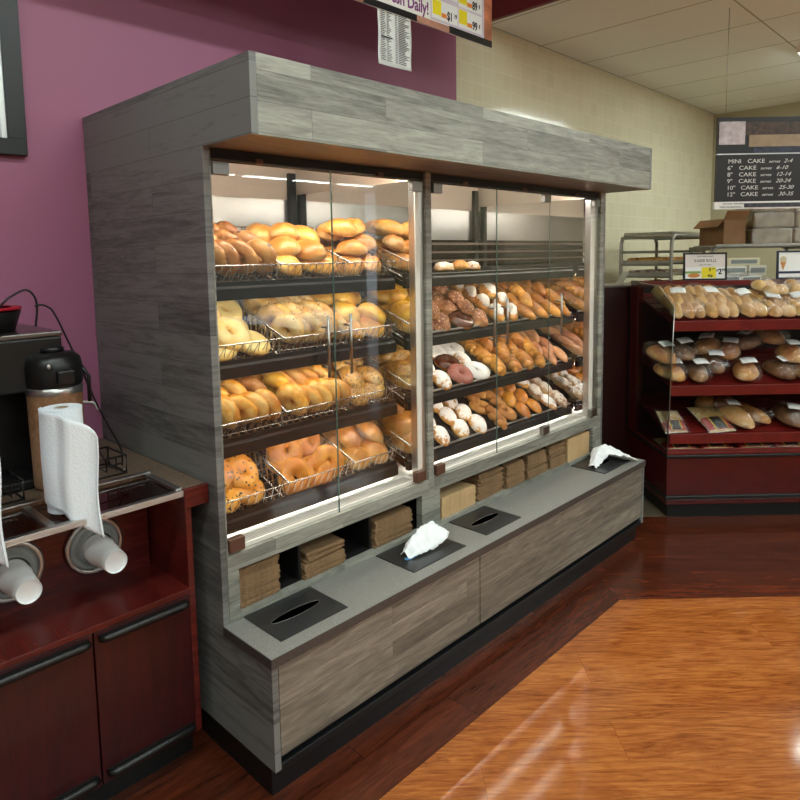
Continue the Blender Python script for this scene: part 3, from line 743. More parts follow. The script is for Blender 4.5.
def fill(r_, c_):
    w = bx[c_][1] - bx[c_][0]; q = (r_, c_)
    if q == (0, 0): return standing('raisin', w, (4, 4, 4), (.07, .17, .27), 1.05, 25, yaw=25)
    if q == (0, 1): return pile('roll', rnd5(w)[:6] + [(.10, .11, .05, -15, 0, 50), (.20, .09, .045, -10, 8, 100), (.15, .2, .075, -20, 10, 20), (.24, .22, .06, 0, 0, 140), (.08, .26, .05, 0, 0, 60)], 1.08)
    if q == (0, 2): return pile('hoagie', rnd5(w)[:6] + [(.10, .09, .055, -12, 0, 10), (.19, .15, .06, -8, 12, 160), (.06, .21, .085, 0, 0, 20), (.16, .27, .085, -6, 0, 30), (.20, .2, .11, -10, 0, 40), (.07, .16, .115, 0, 0, 170)], 1.0)
    if q == (1, 0): return pile('cheese', [(.075, .055, .004, 6, 0, 0), (.205, .06, .004, 5, 0, 60), (.07, .18, .01, 20, 0, 0), (.20, .19, .01, 10, 0, 0), (.13, .085, .042, 28, 0, 20), (.065, .17, .075, 50, 8, 0), (.20, .25, .05, 20, 0, 0)], 1.02)
    if q == (1, 1): return standing('seed', w, (5, 6, 5), (.06, .155, .26), 1.0, 20, yaw=35)
    if q == (1, 2): return pile('yellow', rnd5(w)[:6] + [(.07, .12, .05, 20, 0, 50), (.17, .08, .05, 40, 8, 100), (.12, .22, .07, 20, 10, 20), (.2, .25, .06, 0, 0, 140), (.06, .27, .06, 0, 0, 60)], 1.05)
    if q == (2, 0): return standing([['plain'] * 5, ['plain', 'egg', 'plain', 'raisin', 'egg'], ['plain'] * 5], w, (5, 4, 4), (.06, .16, .27), 1.0, 22, yaw=28)
    if q == (2, 1): return standing([['plain'] * 6, ['egg', 'plain', 'plain', 'plain', 'plain', 'plain'], ['plain'] * 5], w, (6, 5, 5), (.055, .155, .26), 1.03, 22, yaw=28)
    if q == (2, 2): return pile('poppy', rnd5(w)[:6] + [(.08, .11, .045, 28, 0, 50), (.18, .10, .04, 25, 0, 100), (.11, .21, .06, 30, 10, 20), (.19, .24, .05, 20, 0, 140)], 1.05)
    if q == (3, 0): return pile('everythingflat', [(.17, .06, .004, 3, 0, 0), (.05, .06, .004, 5, 0, 60), (.06, .17, .01, 10, 0, 0), (.17, .12, .045, 22, -6, 20), (.05, .13, .055, 18, 0, 0), (.05, .25, .04, 25, 8, 0)], 1.05)
    if q == (3, 1): return pile('flatbagel', [(.07, .055, .02, 50, 0, 0), (.17, .055, .01, 35, 0, 0), (.26, .075, .03, 55, -15, 0), (.09, .15, .01, 10, 0, 0), (.2, .16, .01, 10, 0, 0), (.10, .17, .055, 38, -8, 0), (.21, .19, .06, 40, 20, 0), (.14, .28, .03, 0, 0, 0), (.24, .29, .03, 0, 0, 0)], 1.04)
    if q == (3, 2): return pile('kaiser', rnd5(w)[:6] + [(.07, .14, .05, 32, 0, 50), (.18, .12, .055, 35, -8, 100), (.12, .24, .06, 30, 10, 20), (.2, .28, .05, 0, 0, 140)], 1.08)
for r_, zt in enumerate(rows):
    for c_ in range(3):
        bk = basket(bx[c_][0], bx[c_][1], zt, 'chrome wire basket, %s one on the %s bagel shelf' % (BN[c_], RN[r_]))
        M0 = Matrix.Translation(bk.location) @ bk.rotation_euler.to_matrix().to_4x4()
        random.seed(r_ * 10 + c_)
        for n_, (kind, M, lab) in enumerate(fill(r_, c_)):
            w = bx[c_][1] - bx[c_][0]; tr_ = M.translation; m0 = .066 if lab == 'item' else .05
            M.translation = (min(max(tr_.x, m0), w - m0), .07 + (min(tr_.y, .33) - .055) * .92 if lab == 'item' else .066 + (tr_.y - .055) * .95, tr_.z)
            if lab == 'item':
                x_, y_, z_ = M.translation
                w = bx[c_][1] - bx[c_][0]
                lab = '%s on the %s, %s from front' % ('top' if z_ > .04 else 'beneath', 'left' if x_ < w * .38 else 'right' if x_ > w * .62 else 'centre', ORD[min(8, n_)])
                lab = '%s layer %s, item %s' % ('upper' if z_ > .035 else 'lower', 'left' if x_ < w * .4 else 'right' if x_ > w * .6 else 'centre', ORD[n_ % 9])
                lab = '%s layer, %s %s' % ('upper' if z_ > .035 else 'lower', 'front' if y_ < .1 else 'middle' if y_ < .2 else 'rear', 'left' if x_ < w * .4 else 'right' if x_ > w * .6 else 'centre')
            place(kind, M0 @ Matrix.Translation((0, 0, .002)) @ M @ Matrix.Scale(1.11 if m0 > .06 else 1.15, 4), '%s, %s, %s basket of %s shelf' % (DESC[kind], lab, BN[c_], RN[r_]), 'bagels and rolls in wire baskets')

# ------------------------------------------------------------------ black pans of doughnuts
px_ = (1.022, 1.295, 1.562, 1.812, 2.055, 2.288)
PN = ['first', 'second', 'third', 'fourth', 'fifth']
PD = .385
def pan(x0, x1, zt, label):
    w = x1 - x0 - .004
    p = thing('sheet_pan', label, 'tray', (x0 + .002, .114, zt - .014), group='black doughnut pans', rx=TILT[1])
    mb = MB(); mb.box(0, w, 0, PD, 0, .003)
    mb.prism([(0, .003), (-.006, .02), (-.002, .02), (.003, .003)], 'x', 0, w); mb.box(0, w, PD - .003, PD, .003, .02)
    mb.box(0, .003, 0, PD, .003, .02); mb.box(w - .003, w, 0, PD, .003, .02)
    mb.obj('pan_body', m_tray, p)
    MB().tube([(0, -.004, .02), (w, -.004, .02)], .0022, 6).obj('rolled_rim', m_alu, p)
    return p
PK = {  # kinds per (row, pan)
 (3, 0): 'powder', (3, 1): 'powder', (3, 2): 'cinn', (3, 3): 'oval', (3, 4): 'nutty',
 (2, 0): 'powder', (2, 1): 'mix', (2, 2): 'twist', (2, 3): 'twist', (2, 4): 'pinkglaze',
 (1, 0): 'pinkish', (1, 1): 'pinkish', (1, 2): 'danish', (1, 3): 'croissant', (1, 4): 'croissant'}
DD = dict(powder='powdered sugar doughnut', cinn='cinnamon sugar ring doughnut', cinnt='cinnamon sugar twist', oval='plain orange-brown oval doughnut', nutty='crumb coated oval doughnut', twist='golden braided pastry twist',
          pinkglaze='pink glazed long doughnut', pinkish='pinkish nut crumb doughnut', danish='golden pastry with white icing', croissant='golden croissant', icew='white iced ring doughnut', icec='chocolate iced ring doughnut', icep='brown speckled iced doughnut')
mixl = ['icep', 'icew', 'icec', 'powder', 'icew', 'icew', 'powder', 'icew']
for r_ in (1, 2, 3):
    zt = rows[r_]
    for c_ in range(5):
        p = pan(px_[c_], px_[c_ + 1], zt, 'black sheet pan, %s from left on the %s doughnut shelf' % (PN[c_], RN[r_ - 1] if r_ < 3 else 'bottom'))
        M0 = Matrix.Translation(p.location) @ p.rotation_euler.to_matrix().to_4x4()
        random.seed(100 + r_ * 10 + c_); kd = PK[(r_, c_)]; w = px_[c_ + 1] - px_[c_] - .004
        n_ = 0
        nrow = 4 if kd not in ('croissant',) else 4
        for j in range(nrow):
            for i in range(2):
                k2 = kd
                if kd == 'mix': k2 = mixl[n_ % 8]
                if kd == 'cinn' and (i + j) % 2 == 0: k2 = 'cinnt'
                if (r_, c_) == (3, 4) and (i == 0 and j in (0, 2)): k2 = 'powder'
                if kd == 'pinkish' and c_ == 0 and (i, j) == (0, 2): k2 = 'icew'
                if kd == 'pinkish' and c_ == 1 and (i, j) == (0, 0): k2 = 'icec'
                X = w * (.27 + .46 * i) + random.uniform(-.006, .006); Y = .05 + j * .092 + random.uniform(-.006, .006)
                rz = random.uniform(-14, 14) + {'powder': 62, 'oval': 60, 'nutty': 65, 'pinkglaze': 78, 'twist': 70, 'croissant': 62, 'danish': 65, 'pinkish': 60, 'cinnt': 70}.get(k2, 0)
                s = {'croissant': 1.12, 'danish': 1.08, 'twist': 1.12, 'pinkish': 1.18, 'powder': 1.13, 'oval': 1.1, 'icew': 1.12, 'icec': 1.12, 'icep': 1.12}.get(k2, 1.08)
                zz = .004; rx = 0
                place(k2, M0 @ TR(X, Y, zz, random.uniform(-4, 8), random.uniform(-5, 5), rz, s), '%s, row %s %s, %s pan of %s pastry shelf' % (DD[k2], ['one', 'two', 'three', 'four'][j], ['left', 'right'][i], PN[c_], RN[r_ - 1] if r_ < 3 else 'bottom'), 'doughnuts and pastries in black pans')
                n_ += 1
        if kd in ('croissant', 'twist', 'danish', 'pinkish'):   # a second layer
            for j in range(3):
                k2 = kd
                place(k2, M0 @ TR(w * .5 + random.uniform(-.03, .03), .09 + j * .095, {'croissant': .05, 'danish': .05, 'twist': .045, 'pinkish': .042}[kd], 6, 0, random.uniform(-20, 20) + 60, 1.0), '%s, upper layer %s from front, %s pan of %s pastry shelf' % (DD[k2], ORD[j], PN[c_], RN[r_ - 1]), 'doughnuts and pastries in black pans')
# few pieces on the near-empty upper shelf
for i, (x, kd) in enumerate(((1.20, 'nutty'), (1.32, 'cinnt'), (1.42, 'nutty'))):
    place(kd, TR(x + .2, .27, 1.4925, 4, 0, 20 * i), '%s on the almost empty upper shelf, %s from left' % (DD[kd], ORD[i]), 'pieces on the upper shelf')

# ------------------------------------------------------------------ hanging banner, paper list
ban = thing('hanging_banner', 'hanging price banner with purple lettering above the bakery case', 'sign', (1.1, .45, 2.672))
bw = 2.03 - 1.1
m_bpic = plain('banner photo print', '#d8cbd9', .4, var=.12, scale=5)
m_peach = plain('banner peach print', '#c08a72', .4, var=.4, scale=9)
MB().box(-1.5, bw, -.004, .004, 0, .62).obj('banner_sheet', m_white, ban)
bb = MB().box(-.02, .33, -.006, -.0041, .0, .03).obj('banner_band', m_black, ban); MB().box(.57, bw, -.006, -.0041, .0, .034).obj('banner_band', m_black, ban)
MB().box(.33, .57, -.006, -.0041, .0, .03).obj('banner_photo', m_peach, ban); MB().box(-1.5, -.02, -.006, -.0041, 0, .3).obj('banner_photo', m_peach, ban)
MB().box(.86, bw, -.0055, -.0041, .035, .62).obj('banner_photo', plain('banner orange print', '#c77b57', .4, var=.5, scale=8), ban)
MB().box(.43, .86, -.0055, -.0041, .035, .62).obj('banner_photo', m_bpic, ban)
m_pur = plain('purple ink', '#7b2a78', .5); m_ink = plain('black ink', '#151313', .5); m_yel = plain('yellow ink', '#f5e21c', .5); m_org = plain('orange ink', '#e9872a', .5); m_card = plain('white card', '#f2f2ef', .5)
text('Fresh Daily!', .082, (.418, -.0045, .05), m_pur, ban, align='RIGHT', bold=.0015, sx=.8)
for (x0, z0, pr_) in ((.44, .046, '$1.19'), (.645, .046, '99¢'), (.645, .145, '89¢'), (.44, .16, '$1.99')):
    MB().box(x0, x0 + .195, -.0068, -.0056, z0, z0 + .09).obj('price_card', m_card, ban)
    MB().box(x0 + .003, x0 + .068, -.0074, -.0069, z0 + .018, z0 + .086).obj('price_flash', m_yel, ban)
    MB().box(x0 + .07, x0 + .11, -.0074, -.0069, z0 + .015, z0 + .035).obj('price_flash', m_org, ban)
    text('Item', .022, (x0 + .01, -.0078, z0 + .05), plain('green ink', '#3c8a2c', .5), ban, bold=.0006) if 0 else None
    a_, b2 = ('$1', pr_[-2:]) if pr_[0] == '$' else (pr_[:2], '¢')
    text(a_, .056, (x0 + .112, -.0072, z0 + .012), m_ink, ban, sx=.75, bold=.0016); text(b2, .03, (x0 + .168, -.0072, z0 + .03), m_ink, ban, sx=.7, bold=.001)
pl = thing('paper_list', 'white printed paper list taped beneath hanging banner', 'paper', (1.176, .452, 2.436))
MB().grid(lambda u, v: (u * .215, .004 * math.sin(u * 5) + .002 * math.sin(v * 9), v * .26), 12, 12).obj('paper_sheet', m_card, pl, solid=.0008)
tx = MB(); random.seed(5)
for i in range(30):
    zz = .245 - i * .0078
    if zz < .012: break
    tx.box(.012, .012 + random.uniform(.02, .03), -.0075, -.0065, zz, zz + .0028)
    tx.box(.105, .118, -.0075, -.0065, zz, zz + .0028); tx.box(.125, .125 + random.uniform(.04, .075), -.0075, -.0065, zz, zz + .0028)
    tx.box(.05, .05 + random.uniform(.01, .035), -.0075, -.0065, zz, zz + .0028)
tx.obj('printed_lines', plain('grey ink', '#55524f', .6), pl)
MB().box(.012, .085, -.0078, -.0066, .118, .124).obj('heading_bar', m_ink, pl)

# wall picture
fr = thing('picture_frame', 'black framed picture hanging on the purple wall at upper left', 'picture', (-.62, WY - .001, 1.94))
f = MB(); W2, H2 = .415, .85
f.box(-W2, W2, -.03, 0, 0, .055); f.box(-W2, W2, -.03, 0, H2 - .055, H2); f.box(-W2, -W2 + .06, -.03, 0, .055, H2 - .055); f.box(W2 - .06, W2, -.03, 0, .055, H2 - .055)
f.obj('frame', m_black, fr, bevel=.003)
MB().box(-W2 + .06, W2 - .06, -.012, -.002, .055, H2 - .055).obj('picture_print', plain('pale blue print', '#c8d2dc', .3), fr)
MB().box(W2 - .078, W2 - .06, -.02, -.0125, .055, H2 - .055).obj('mat_edge', m_alu, fr)

# ------------------------------------------------------------------ coffee counter
cc = thing('coffee_counter', 'dark mahogany coffee counter with brown top left of bakery case', 'counter', (-.8, .06, 0))
def Wc(mb, name, mat, parent=cc, **k):
    for i, v_ in enumerate(mb.v): mb.v[i] = v_ - Vector((-.8, .06, 0))
    return mb.obj(name, mat, parent, **k)
X0 = -1.7; XR = -.004
Wc(MB().box(X0, XR, .295, WY - .002, .862, .886), 'worktop', m_cofftop)
Wc(MB().box(-.08, XR, .06, .295, .862, .886), 'worktop', m_cofftop)
Wc(MB().box(-.085, XR, .045, .0598, .828, .887), 'worktop_edge', m_mah, bevel=.002)
Wc(MB().box(X0, -.086, .3, .31, .575, .862), 'recess_back', m_mah)
Wc(MB().box(-.076, -.056, .062, .8, .1, .862), 'end_panel', m_mah_y, bevel=.002)
Wc(MB().box(X0, -.0765, .055, .31, .556, .575), 'ledge', m_mah, bevel=.002)
Wc(MB().box(X0, -.06, .12, .8, .0, .098), 'kick_board', m_kick)
fm = MB(); fm.box(X0, -.078, .05, .07, .866, .884); fm.box(X0, -.078, .275, .295, .8865, .892); fm.box(-.098, -.078, .0705, .2745, .868, .888)
for x in (-.44, -.80): fm.box(x - .02, x, .0705, .2745, .866, .884)
for i in range(3): fm.box(X0, -.079, .0485, .05, .868 + i * .005, .8705 + i * .005)
Wc(fm, 'metal_frame', m_alu, bevel=.0015)
Wc(MB().box(X0, -.099, .071, .2745, .872, .878), 'glass_window', glass('counter glass', (.6, .55, .52, 1), f0=.06))
def door(x0, x1):
    d = Wc(MB().box(x0, x1, .058, .078, .102, .554), 'door', m_mahd, bevel=.002)
    for zz in (.535, .135):
        hb = MB().tube([(x0 + .012, .045, zz), (x0 + .03, .04, zz), (x1 - .03, .04, zz), (x1 - .012, .045, zz)], [.008, .011, .011, .008], 10)
        hb.box(x0 + .012, x1 - .012, .048, .0575, zz - .009, zz + .009)
        Wc(hb, 'handle', m_black, d)
door(-.367, -.078); door(-.700, -.371); door(-1.033, -.704); door(-1.366, -1.037)

m_cup = plain('white paper cup', '#eef1f3', .45)
m_cupd = plain('grey dispenser collar', '#8d9494', .35)
def dispenser(x, z_, label, lc):
    dsp = thing('cup_dispenser', label, 'cup dispenser', (x, .298, z_), group='recessed cup dispensers')
    MX = Matrix.Rotation(PI / 2, 4, 'X')
    MB().lathe([(.07, .0), (.088, .0), (.09, .006), (.084, .016), (.074, .012), (.070, .004)], 40, MX).obj('flange', m_alu, dsp)
    MB().lathe([(.072, .008), (.066, .004), (.056, .012), (.05, .03), (.047, .03), (.047, .002)], 36, MX).obj('collar', m_cupd, dsp)
    MB().lathe([(0, .0005), (.07, .0005)], 36, MX).obj('backing', m_cupd, dsp)
    MT = Matrix.Rotation(PI / 2 - R(2), 4, 'X') @ Matrix.Identity(4)
    for k_ in range(3):
        c = thing('paper_cup', 'white paper cup %s in stack poking from %s dispenser' % (['outermost', 'second', 'innermost'][k_], lc), 'cup', (x, .135 + k_ * .018, z_ - .004), group='paper cups')
        MY = Matrix.Rotation(-PI / 2, 4, 'X')
        hc = .105
        MB().lathe([(.0302, 0.006), (.0315, 0), (.0328, .0), (.0355, hc * .35), (.0412, hc), (.0435, hc + .002), (.0425, hc + .004), (.0395, hc), (.031, .008)], 32, MY).obj('cup_wall', m_cup, c)
        if k_ == 0: MB().lathe([(0, .006), (.0308, .006)], 28, MY).obj('cup_base', m_cup, c)
dispenser(-.262, .70, 'round chrome-ringed cup dispenser in counter recess, right of two', 'the right')
dispenser(-.497, .70, 'round chrome-ringed cup dispenser in counter recess, left of two', 'the left')

# paper towels
m_towel, nt, ns, ls = new('embossed paper towel')
v = coords(ns, ls); vo = ns.new('ShaderNodeTexVoronoi'); vo.inputs['Scale'].default_value = 150; ls.new(v, vo.inputs['Vector'])
finish(m_towel, nt, srgb('#e9f0f6'), .9, bump=vo.outputs['Distance'], bstr=.35, bdist=.002)
def towel(dx, dy, label):
    t_ = thing('paper_towel_roll', label, 'paper towel', (-.375 + dx, .16 + dy, .888), group='standing paper towel rolls')
    hz = .285; r0 = .052
    MB().lathe([(.019, 0), (r0, 0), (r0, hz), (.019, hz)], 40, smooth=False).obj('roll', m_towel, t_)
    MB().lathe([(.0188, .001), (.0188, hz - .001), (.0175, hz - .001), (.0175, .001)], 24).obj('core', plain('cardboard core', '#9a856c', .8), t_)
    # plan path of the loose sheet: round the back-left, then away to the front-right
    path = []
    for i in range(9):
        a = PI * .75 + i / 8 * PI * .55
        path.append((r0 * 1.05 * math.cos(a) * (1 + .02 * i), r0 * 1.05 * math.sin(a) * (1 + .05 * i)))
    path += [(-.03, -.098), (.0, -.108), (.022, -.115), (.035, -.122), (.04, -.129), (.034, -.133)]
    tops = [.287, .287, .287, .288, .288, .287, .286, .284, .281, .275, .262, .248, .232, .215, .19]
    bots = [.03, .03, .03, .03, .028, .026, .022, .018, .012, -.005, -.03, -.05, -.062, -.066, -.058]
    n_ = len(path)
    def fn(u, v):
        f_ = u * (n_ - 1); i = min(int(f_), n_ - 2); a = f_ - i
        a_ = a
        x = path[i][0] * (1 - a_) + path[i + 1][0] * a_; y = path[i][1] * (1 - a_) + path[i + 1][1] * a_
        tp = tops[i] * (1 - a) + tops[i + 1] * a; bt = bots[i] * (1 - a) + bots[i + 1] * a
        zz = bt + (tp - bt) * v
        return (x + .004 * math.sin(zz * 23 + u * 4) * u, y + .004 * math.sin(zz * 17) * u, zz)
    MB().grid(fn, 40, 24).obj('loose_sheet', m_towel, t_, solid=.001)
    MB().lathe([(0, .0), (.017, 0), (.017, .25), (0, .25)], 16).obj('holder_post', m_black, t_)
towel(0, 0, 'white paper towel roll standing at counter front with loose sheet hanging')
towel(-.235, -.0, 'white paper towel roll at extreme left edge, partly cut off')

# airpot
m_woven = bread('woven brown wrap', '#a97f62', '#b58d70', '#84593f', nsc=60, rough=.6)
ap = thing('airpot', 'pump coffee airpot with brown wrap and black lid behind towel roll', 'airpot', (-.315, .385, .888))
MB().lathe([(0, 0), (.07, 0), (.074, .01), (.074, .05), (.077, .27), (.078, .29)], 40).obj('body', m_woven, ap)
MB().lathe([(.0785, .288), (.08, .294), (.08, .306), (.076, .31)], 40).obj('collar', m_alu, ap)
MB().lathe([(.076, .31), (.081, .32), (.082, .368), (.077, .396), (.06, .41), (.03, .414), (0, .414)], 40).obj('lid', m_black, ap)
MB().lathe([(0, .412), (.034, .412), (.034, .424), (.028, .43), (0, .43)], 24).obj('pump_button', m_black, ap)
MB().box(-.02, .03, -.10, -.07, .325, .365).obj('spout', m_black, ap, bevel=.006)
MB().lathe([(0, 0), (.008, 0), (.008, .006), (0, .006)], 14, Matrix.Translation((-.035, -.073, .378)) @ Matrix.Rotation(PI / 2, 4, 'X')).obj('lid_rivet', m_alu, ap)
MB().tube([(.07, -.02, .37), (.092, -.03, .33), (.09, -.035, .25)], .006, 8).obj('bail_handle', m_black, ap)

# brewer
br = thing('coffee_brewer', 'tall black coffee brewer against purple wall at left edge', 'coffee machine', (-.49, .62, .888))
MB().box(-.17, .165, -.10, .16, 0, .34).obj('column', m_black, br, bevel=.008)
MB().box(-.17, .13, -.22, .16, 0, .03).obj('base', m_black, br, bevel=.006)
MB().prism([(-.17, .30), (.165, .30), (.185, .38), (.205, .43), (.205, .458), (-.17, .458)], 'y', -.24, .14).obj('head', m_black, br, bevel=.006)
MB().box(-.17, .207, -.242, .142, .459, .474).obj('top_plate', m_hinge, br, bevel=.004)
MB().lathe([(0, .0), (.125, 0), (.145, .06), (.13, .066), (0, .06)], 36, Matrix.Translation((-.0, -.06, .475))).obj('lid_bowl', m_black, br)
MB().lathe([(.120, .0), (.148, .0), (.148, .006), (.12, .006)], 36, Matrix.Translation((-.0, -.06, .5415))).obj('lid_ring', m_red, br)
def bez(P, n=10):
    out = []
    P = [Vector(p) for p in P]
    for i in range(len(P) - 1):
        p0 = P[max(0, i - 1)]; p1_ = P[i]; p2 = P[i + 1]; p3 = P[min(len(P) - 1, i + 2)]
        for k_ in range(n):
            t = k_ / n
            out.append(.5 * ((2 * p1_) + (-p0 + p2) * t + (2 * p0 - 5 * p1_ + 4 * p2 - p3) * t * t + (-p0 + 3 * p1_ - 3 * p2 + p3) * t ** 3))
    out.append(P[-1]); return out
c1 = MB().tube(bez([(-.43, .46, 1.435), (-.419, .45, 1.452), (-.399, .45, 1.469), (-.357, .45, 1.488), (-.333, .45, 1.468), (-.327, .45, 1.431), (-.335, .45, 1.375)]), .0035, 7)
tag(c1.obj('power_cord', m_black), 'black cord looping over top of the coffee brewer', 'cord')
c2 = MB().tube(bez([(-.345, .41, 1.44), (-.33, .40, 1.443), (-.312, .40, 1.435), (-.293, .40, 1.41), (-.243, .40, 1.28), (-.177, .40, 1.093), (-.118, .40, .955), (-.112, .41, .893)]), .003, 7)
tag(c2.obj('power_cord', m_black), 'black cord running down diagonally from brewer to wire rack', 'cord')
c3 = MB().tube(bez([(-.14, WY - .0045, 1.06), (-.073, WY - .0045, 1.041), (-.03, WY - .0045, 1.03), (-.01, WY - .0045, 1.0)]), .005, 7)
tag(c3.obj('white_cable', m_white), 'short white cable on purple wall beside bakery case side', 'cable')
# wire racks on counter
def wrack(x, y, label):
    t_ = thing('wire_rack', label, 'rack', (x, y, .887), group='black wire racks on coffee counter')
    mb = MB(); w, d_, h = .16, .14, .06
    for X in (0, w):
        mb.tube([(X, 0, .003), (X, d_, .003), (X, d_, h), (X, 0, h)], .0035, 5, True)
    for Y, Z in ((0, .003), (d_, .003), (0, h), (d_, h)): mb.tube([(0, Y, Z), (w, Y, Z)], .003, 5)
    mb.obj('frame', m_black, t_)
    g_ = MB()
    for i in range(1, 5): g_.tube([(w * i / 5, 0, h), (w * i / 5, 0, h * .3), (w * i / 5, d_ * .5, h * .3), (w * i / 5, d_, h)], .0022, 4)
    g_.tube([(0, .03, h * .45), (w, .03, h * .45)], .0022, 4)
    g_.obj('bars', m_black, t_)
wrack(-.29, .335, 'black wire rack on counter between towel roll and bakery case')
wrack(-.60, .32, 'black wire rack on counter at left picture edge')

# ------------------------------------------------------------------ corner bread display (local frame: x along its front, y into it)
DO = (2.848, -.23, 0); MD = Matrix.Translation(DO) @ Matrix.Rotation(-PI / 4, 4, 'Z')
dp = thing('bread_display', 'dark red corner bread display with glass side and three shelves', 'display case', DO, -PI / 4)
WD = 1.9; s0 = -.03
MB().box(0, WD, .0, .55, 0, .09).obj('kick_board', m_kick, dp)
MB().box(s0, WD, -.045, .6, .091, .125).obj('base_moulding', m_redcase, dp, bevel=.004)
MB().box(s0 - .006, WD, -.055, .6, .1255, .148).obj('black_bumper', m_black, dp, bevel=.006)
MB().box(s0 + .004, WD, -.04, .6, .1485, .372).obj('front_panel', m_redcase, dp)
MB().box(s0 - .006, WD, -.055, .6, .3725, .392).obj('black_bumper', m_black, dp, bevel=.006)
MB().box(s0, WD, -.05, .6, .3925, .41).obj('deck', m_redshelf, dp, bevel=.003)
MB().box(s0, WD, -.052, -.035, .4105, .425).obj('deck_lip', m_redshelf, dp, bevel=.002)
MB().box(s0, WD, .56, .6, .41, 1.34).obj('back_board', m_blackm, dp)
MB().box(s0 - .005, s0 + .03, .43, .56, .41, 1.385).obj('corner_post', m_redcase, dp, bevel=.004)
MB().box(s0 + .03, WD, .565, .6, 1.34, 1.375).obj('back_rail', m_redshelf, dp, bevel=.003)
MB().prism([(-.05, .41), (-.095, 1.259), (.126, 1.367), (.43, 1.378), (.43, .41)], 'x', s0 - .004, s0 + .002).obj('side_glass', m_dglass, dp)
MB().tube([(s0 - .001, -.05, .41), (s0 - .001, -.095, 1.259), (s0 - .001, .126, 1.367), (s0 - .001, .43, 1.378)], .003, 6).obj('glass_edge', m_bar, dp)
ST = R(13)
for zf in (.512, .795, 1.17):
    M = Matrix.Translation((0, -.05, zf)) @ Matrix.Rotation(ST, 4, 'X')
    MB().box(s0 + .012, WD, -.01, .012, -.055, 0.004, Matrix.Translation((0, -.04, zf))).obj('shelf_edge', m_redshelf, dp, bevel=.003)
    sb = MB()
    for i in range(5): sb.box(s0 + .012, WD, .03 + i * .115, .125 + i * .115, -.014, 0, M)
    sb.obj('shelf', m_redshelf, dp)

# bagged goods
def loaf_pack(loc, rx, rz, nx, ny, rw, rd, rh, kind, label, cat='bread pack', group='bagged rolls', labpos=None, layers=1, name='bread_pack', mesh=None, rzz=0, film=True):
    M = MD @ Matrix.Translation(loc) @ Euler((rx, 0, rz)).to_matrix().to_4x4()
    t_ = thing(name, label, cat, (0, 0, 0), group=group); t_.matrix_world = M
    key = (kind, nx, rw, rd, rh, mesh)
    if key not in bagm:
        bagm[key] = [m_blob('roll', rw * .53, rd * .55, rh * .62, B[kind], i * 3.3 + nx, mesh, .1, 16, 11) for i in range(2)]
    W_, D_ = nx * rw, ny * rd
    for l in range(layers):
        for j in range(ny):
            for i in range(nx):
                o = link('roll', bagm[key][(i + j + l) % 2], t_)
                o.location = (-W_ / 2 + rw * (i + .5), rd * (j + .5), .002 + l * rh * .78); o.rotation_euler = (0, 0, random.uniform(-.15, .15) + rzz)
    if film:
        a, b_, c = W_ / 2 + .012, D_ / 2 + .014, (rh * (.85 * layers) + .012) / 2 + .004
        def fn(u, v):
            th = 2 * PI * u; ph = PI * (v - .5)
            sg = lambda x, e: math.copysign(abs(x) ** e, x)
            x = sg(math.cos(ph), .5) * sg(math.cos(th), .55) * a; y = sg(math.cos(ph), .5) * sg(math.sin(th), .55) * b_; z_ = sg(math.sin(ph), .7) * c
            k_ = 1 + nz((x * 1.0 + loc[0] * 9, y, z_), 28, .13)
            return (x * k_, D_ / 2 + y * k_, max(.001, c + z_ * k_))
        MB().grid(fn, 26, 12, True, False).obj('plastic_bag', m_film, t_)
    if labpos:
        lx, ly = labpos; lz = rh * .98 * (1 if layers == 1 else .62 * layers) + .018
        ml = Matrix.Translation((lx, ly, lz)) @ Euler((R(12), R(random.uniform(-8, 8)), R(random.uniform(-15, 15)))).to_matrix().to_4x4()
        lb = MB().grid(lambda u, v: ((u - .5) * .085, (v - .5) * .055, -.02 * (u - .5) ** 2), 6, 3, M=ml).obj('paper_label', m_card, t_, solid=.0006)
        ln = MB()
        for q_ in range(4): ln.box(-.03, .028, -.018 + q_ * .011, -.016 + q_ * .011, .0006, .0012, ml)
        ln.obj('label_print', m_cupd, lb)
    return t_
random.seed(21)
sh = lambda zf, t: (t + .05) * math.tan(ST) + zf + .004
# top shelf: three packs of long buns, one of small ones, then croissants
loaf_pack((.085, -.045, sh(1.17, -.045)), ST + R(6), R(0), 3, 3, .062, .13, .085, 'bun', 'clear bag of pale long buns at left end of top display shelf', labpos=(.0, .22))
loaf_pack((.285, -.045, sh(1.17, -.045)), ST + R(6), R(3), 3, 3, .062, .13, .085, 'bun', 'clear bag of pale long buns, second from left on top display shelf', labpos=(.01, .22))
loaf_pack((.475, -.04, sh(1.17, -.04)), ST + R(5), R(10), 2, 3, .07, .12, .08, 'bun', 'clear bag of buns leaning third on top display shelf', labpos=(.02, .2))
for i, x in enumerate((.62, .77)):
    loaf_pack((x, -.045, sh(1.17, -.045)), ST + R(4), 0, 2, 4, .074, .088, .07, 'bun', ['clear bag of golden rolls before white packages on top shelf', 'clear bag of knotted golden rolls near right picture edge, top shelf', 'clear bag of golden rolls at right picture edge, top shelf', 'clear bag of rolls beyond right picture edge, top shelf'][i], labpos=(.01, .17), mesh='swirl')
for i, x in enumerate((.69, .84)):
    loaf_pack((x, .12, sh(1.17, .12) + .075), ST + R(4), R(20 - 30 * i), 2, 2, .078, .085, .07, 'bun', ['clear bag of pale rolls stacked on others, left of the two on top shelf', 'clear bag of golden rolls stacked on others, right of the two on top shelf'][i], labpos=None, mesh='kaiser')
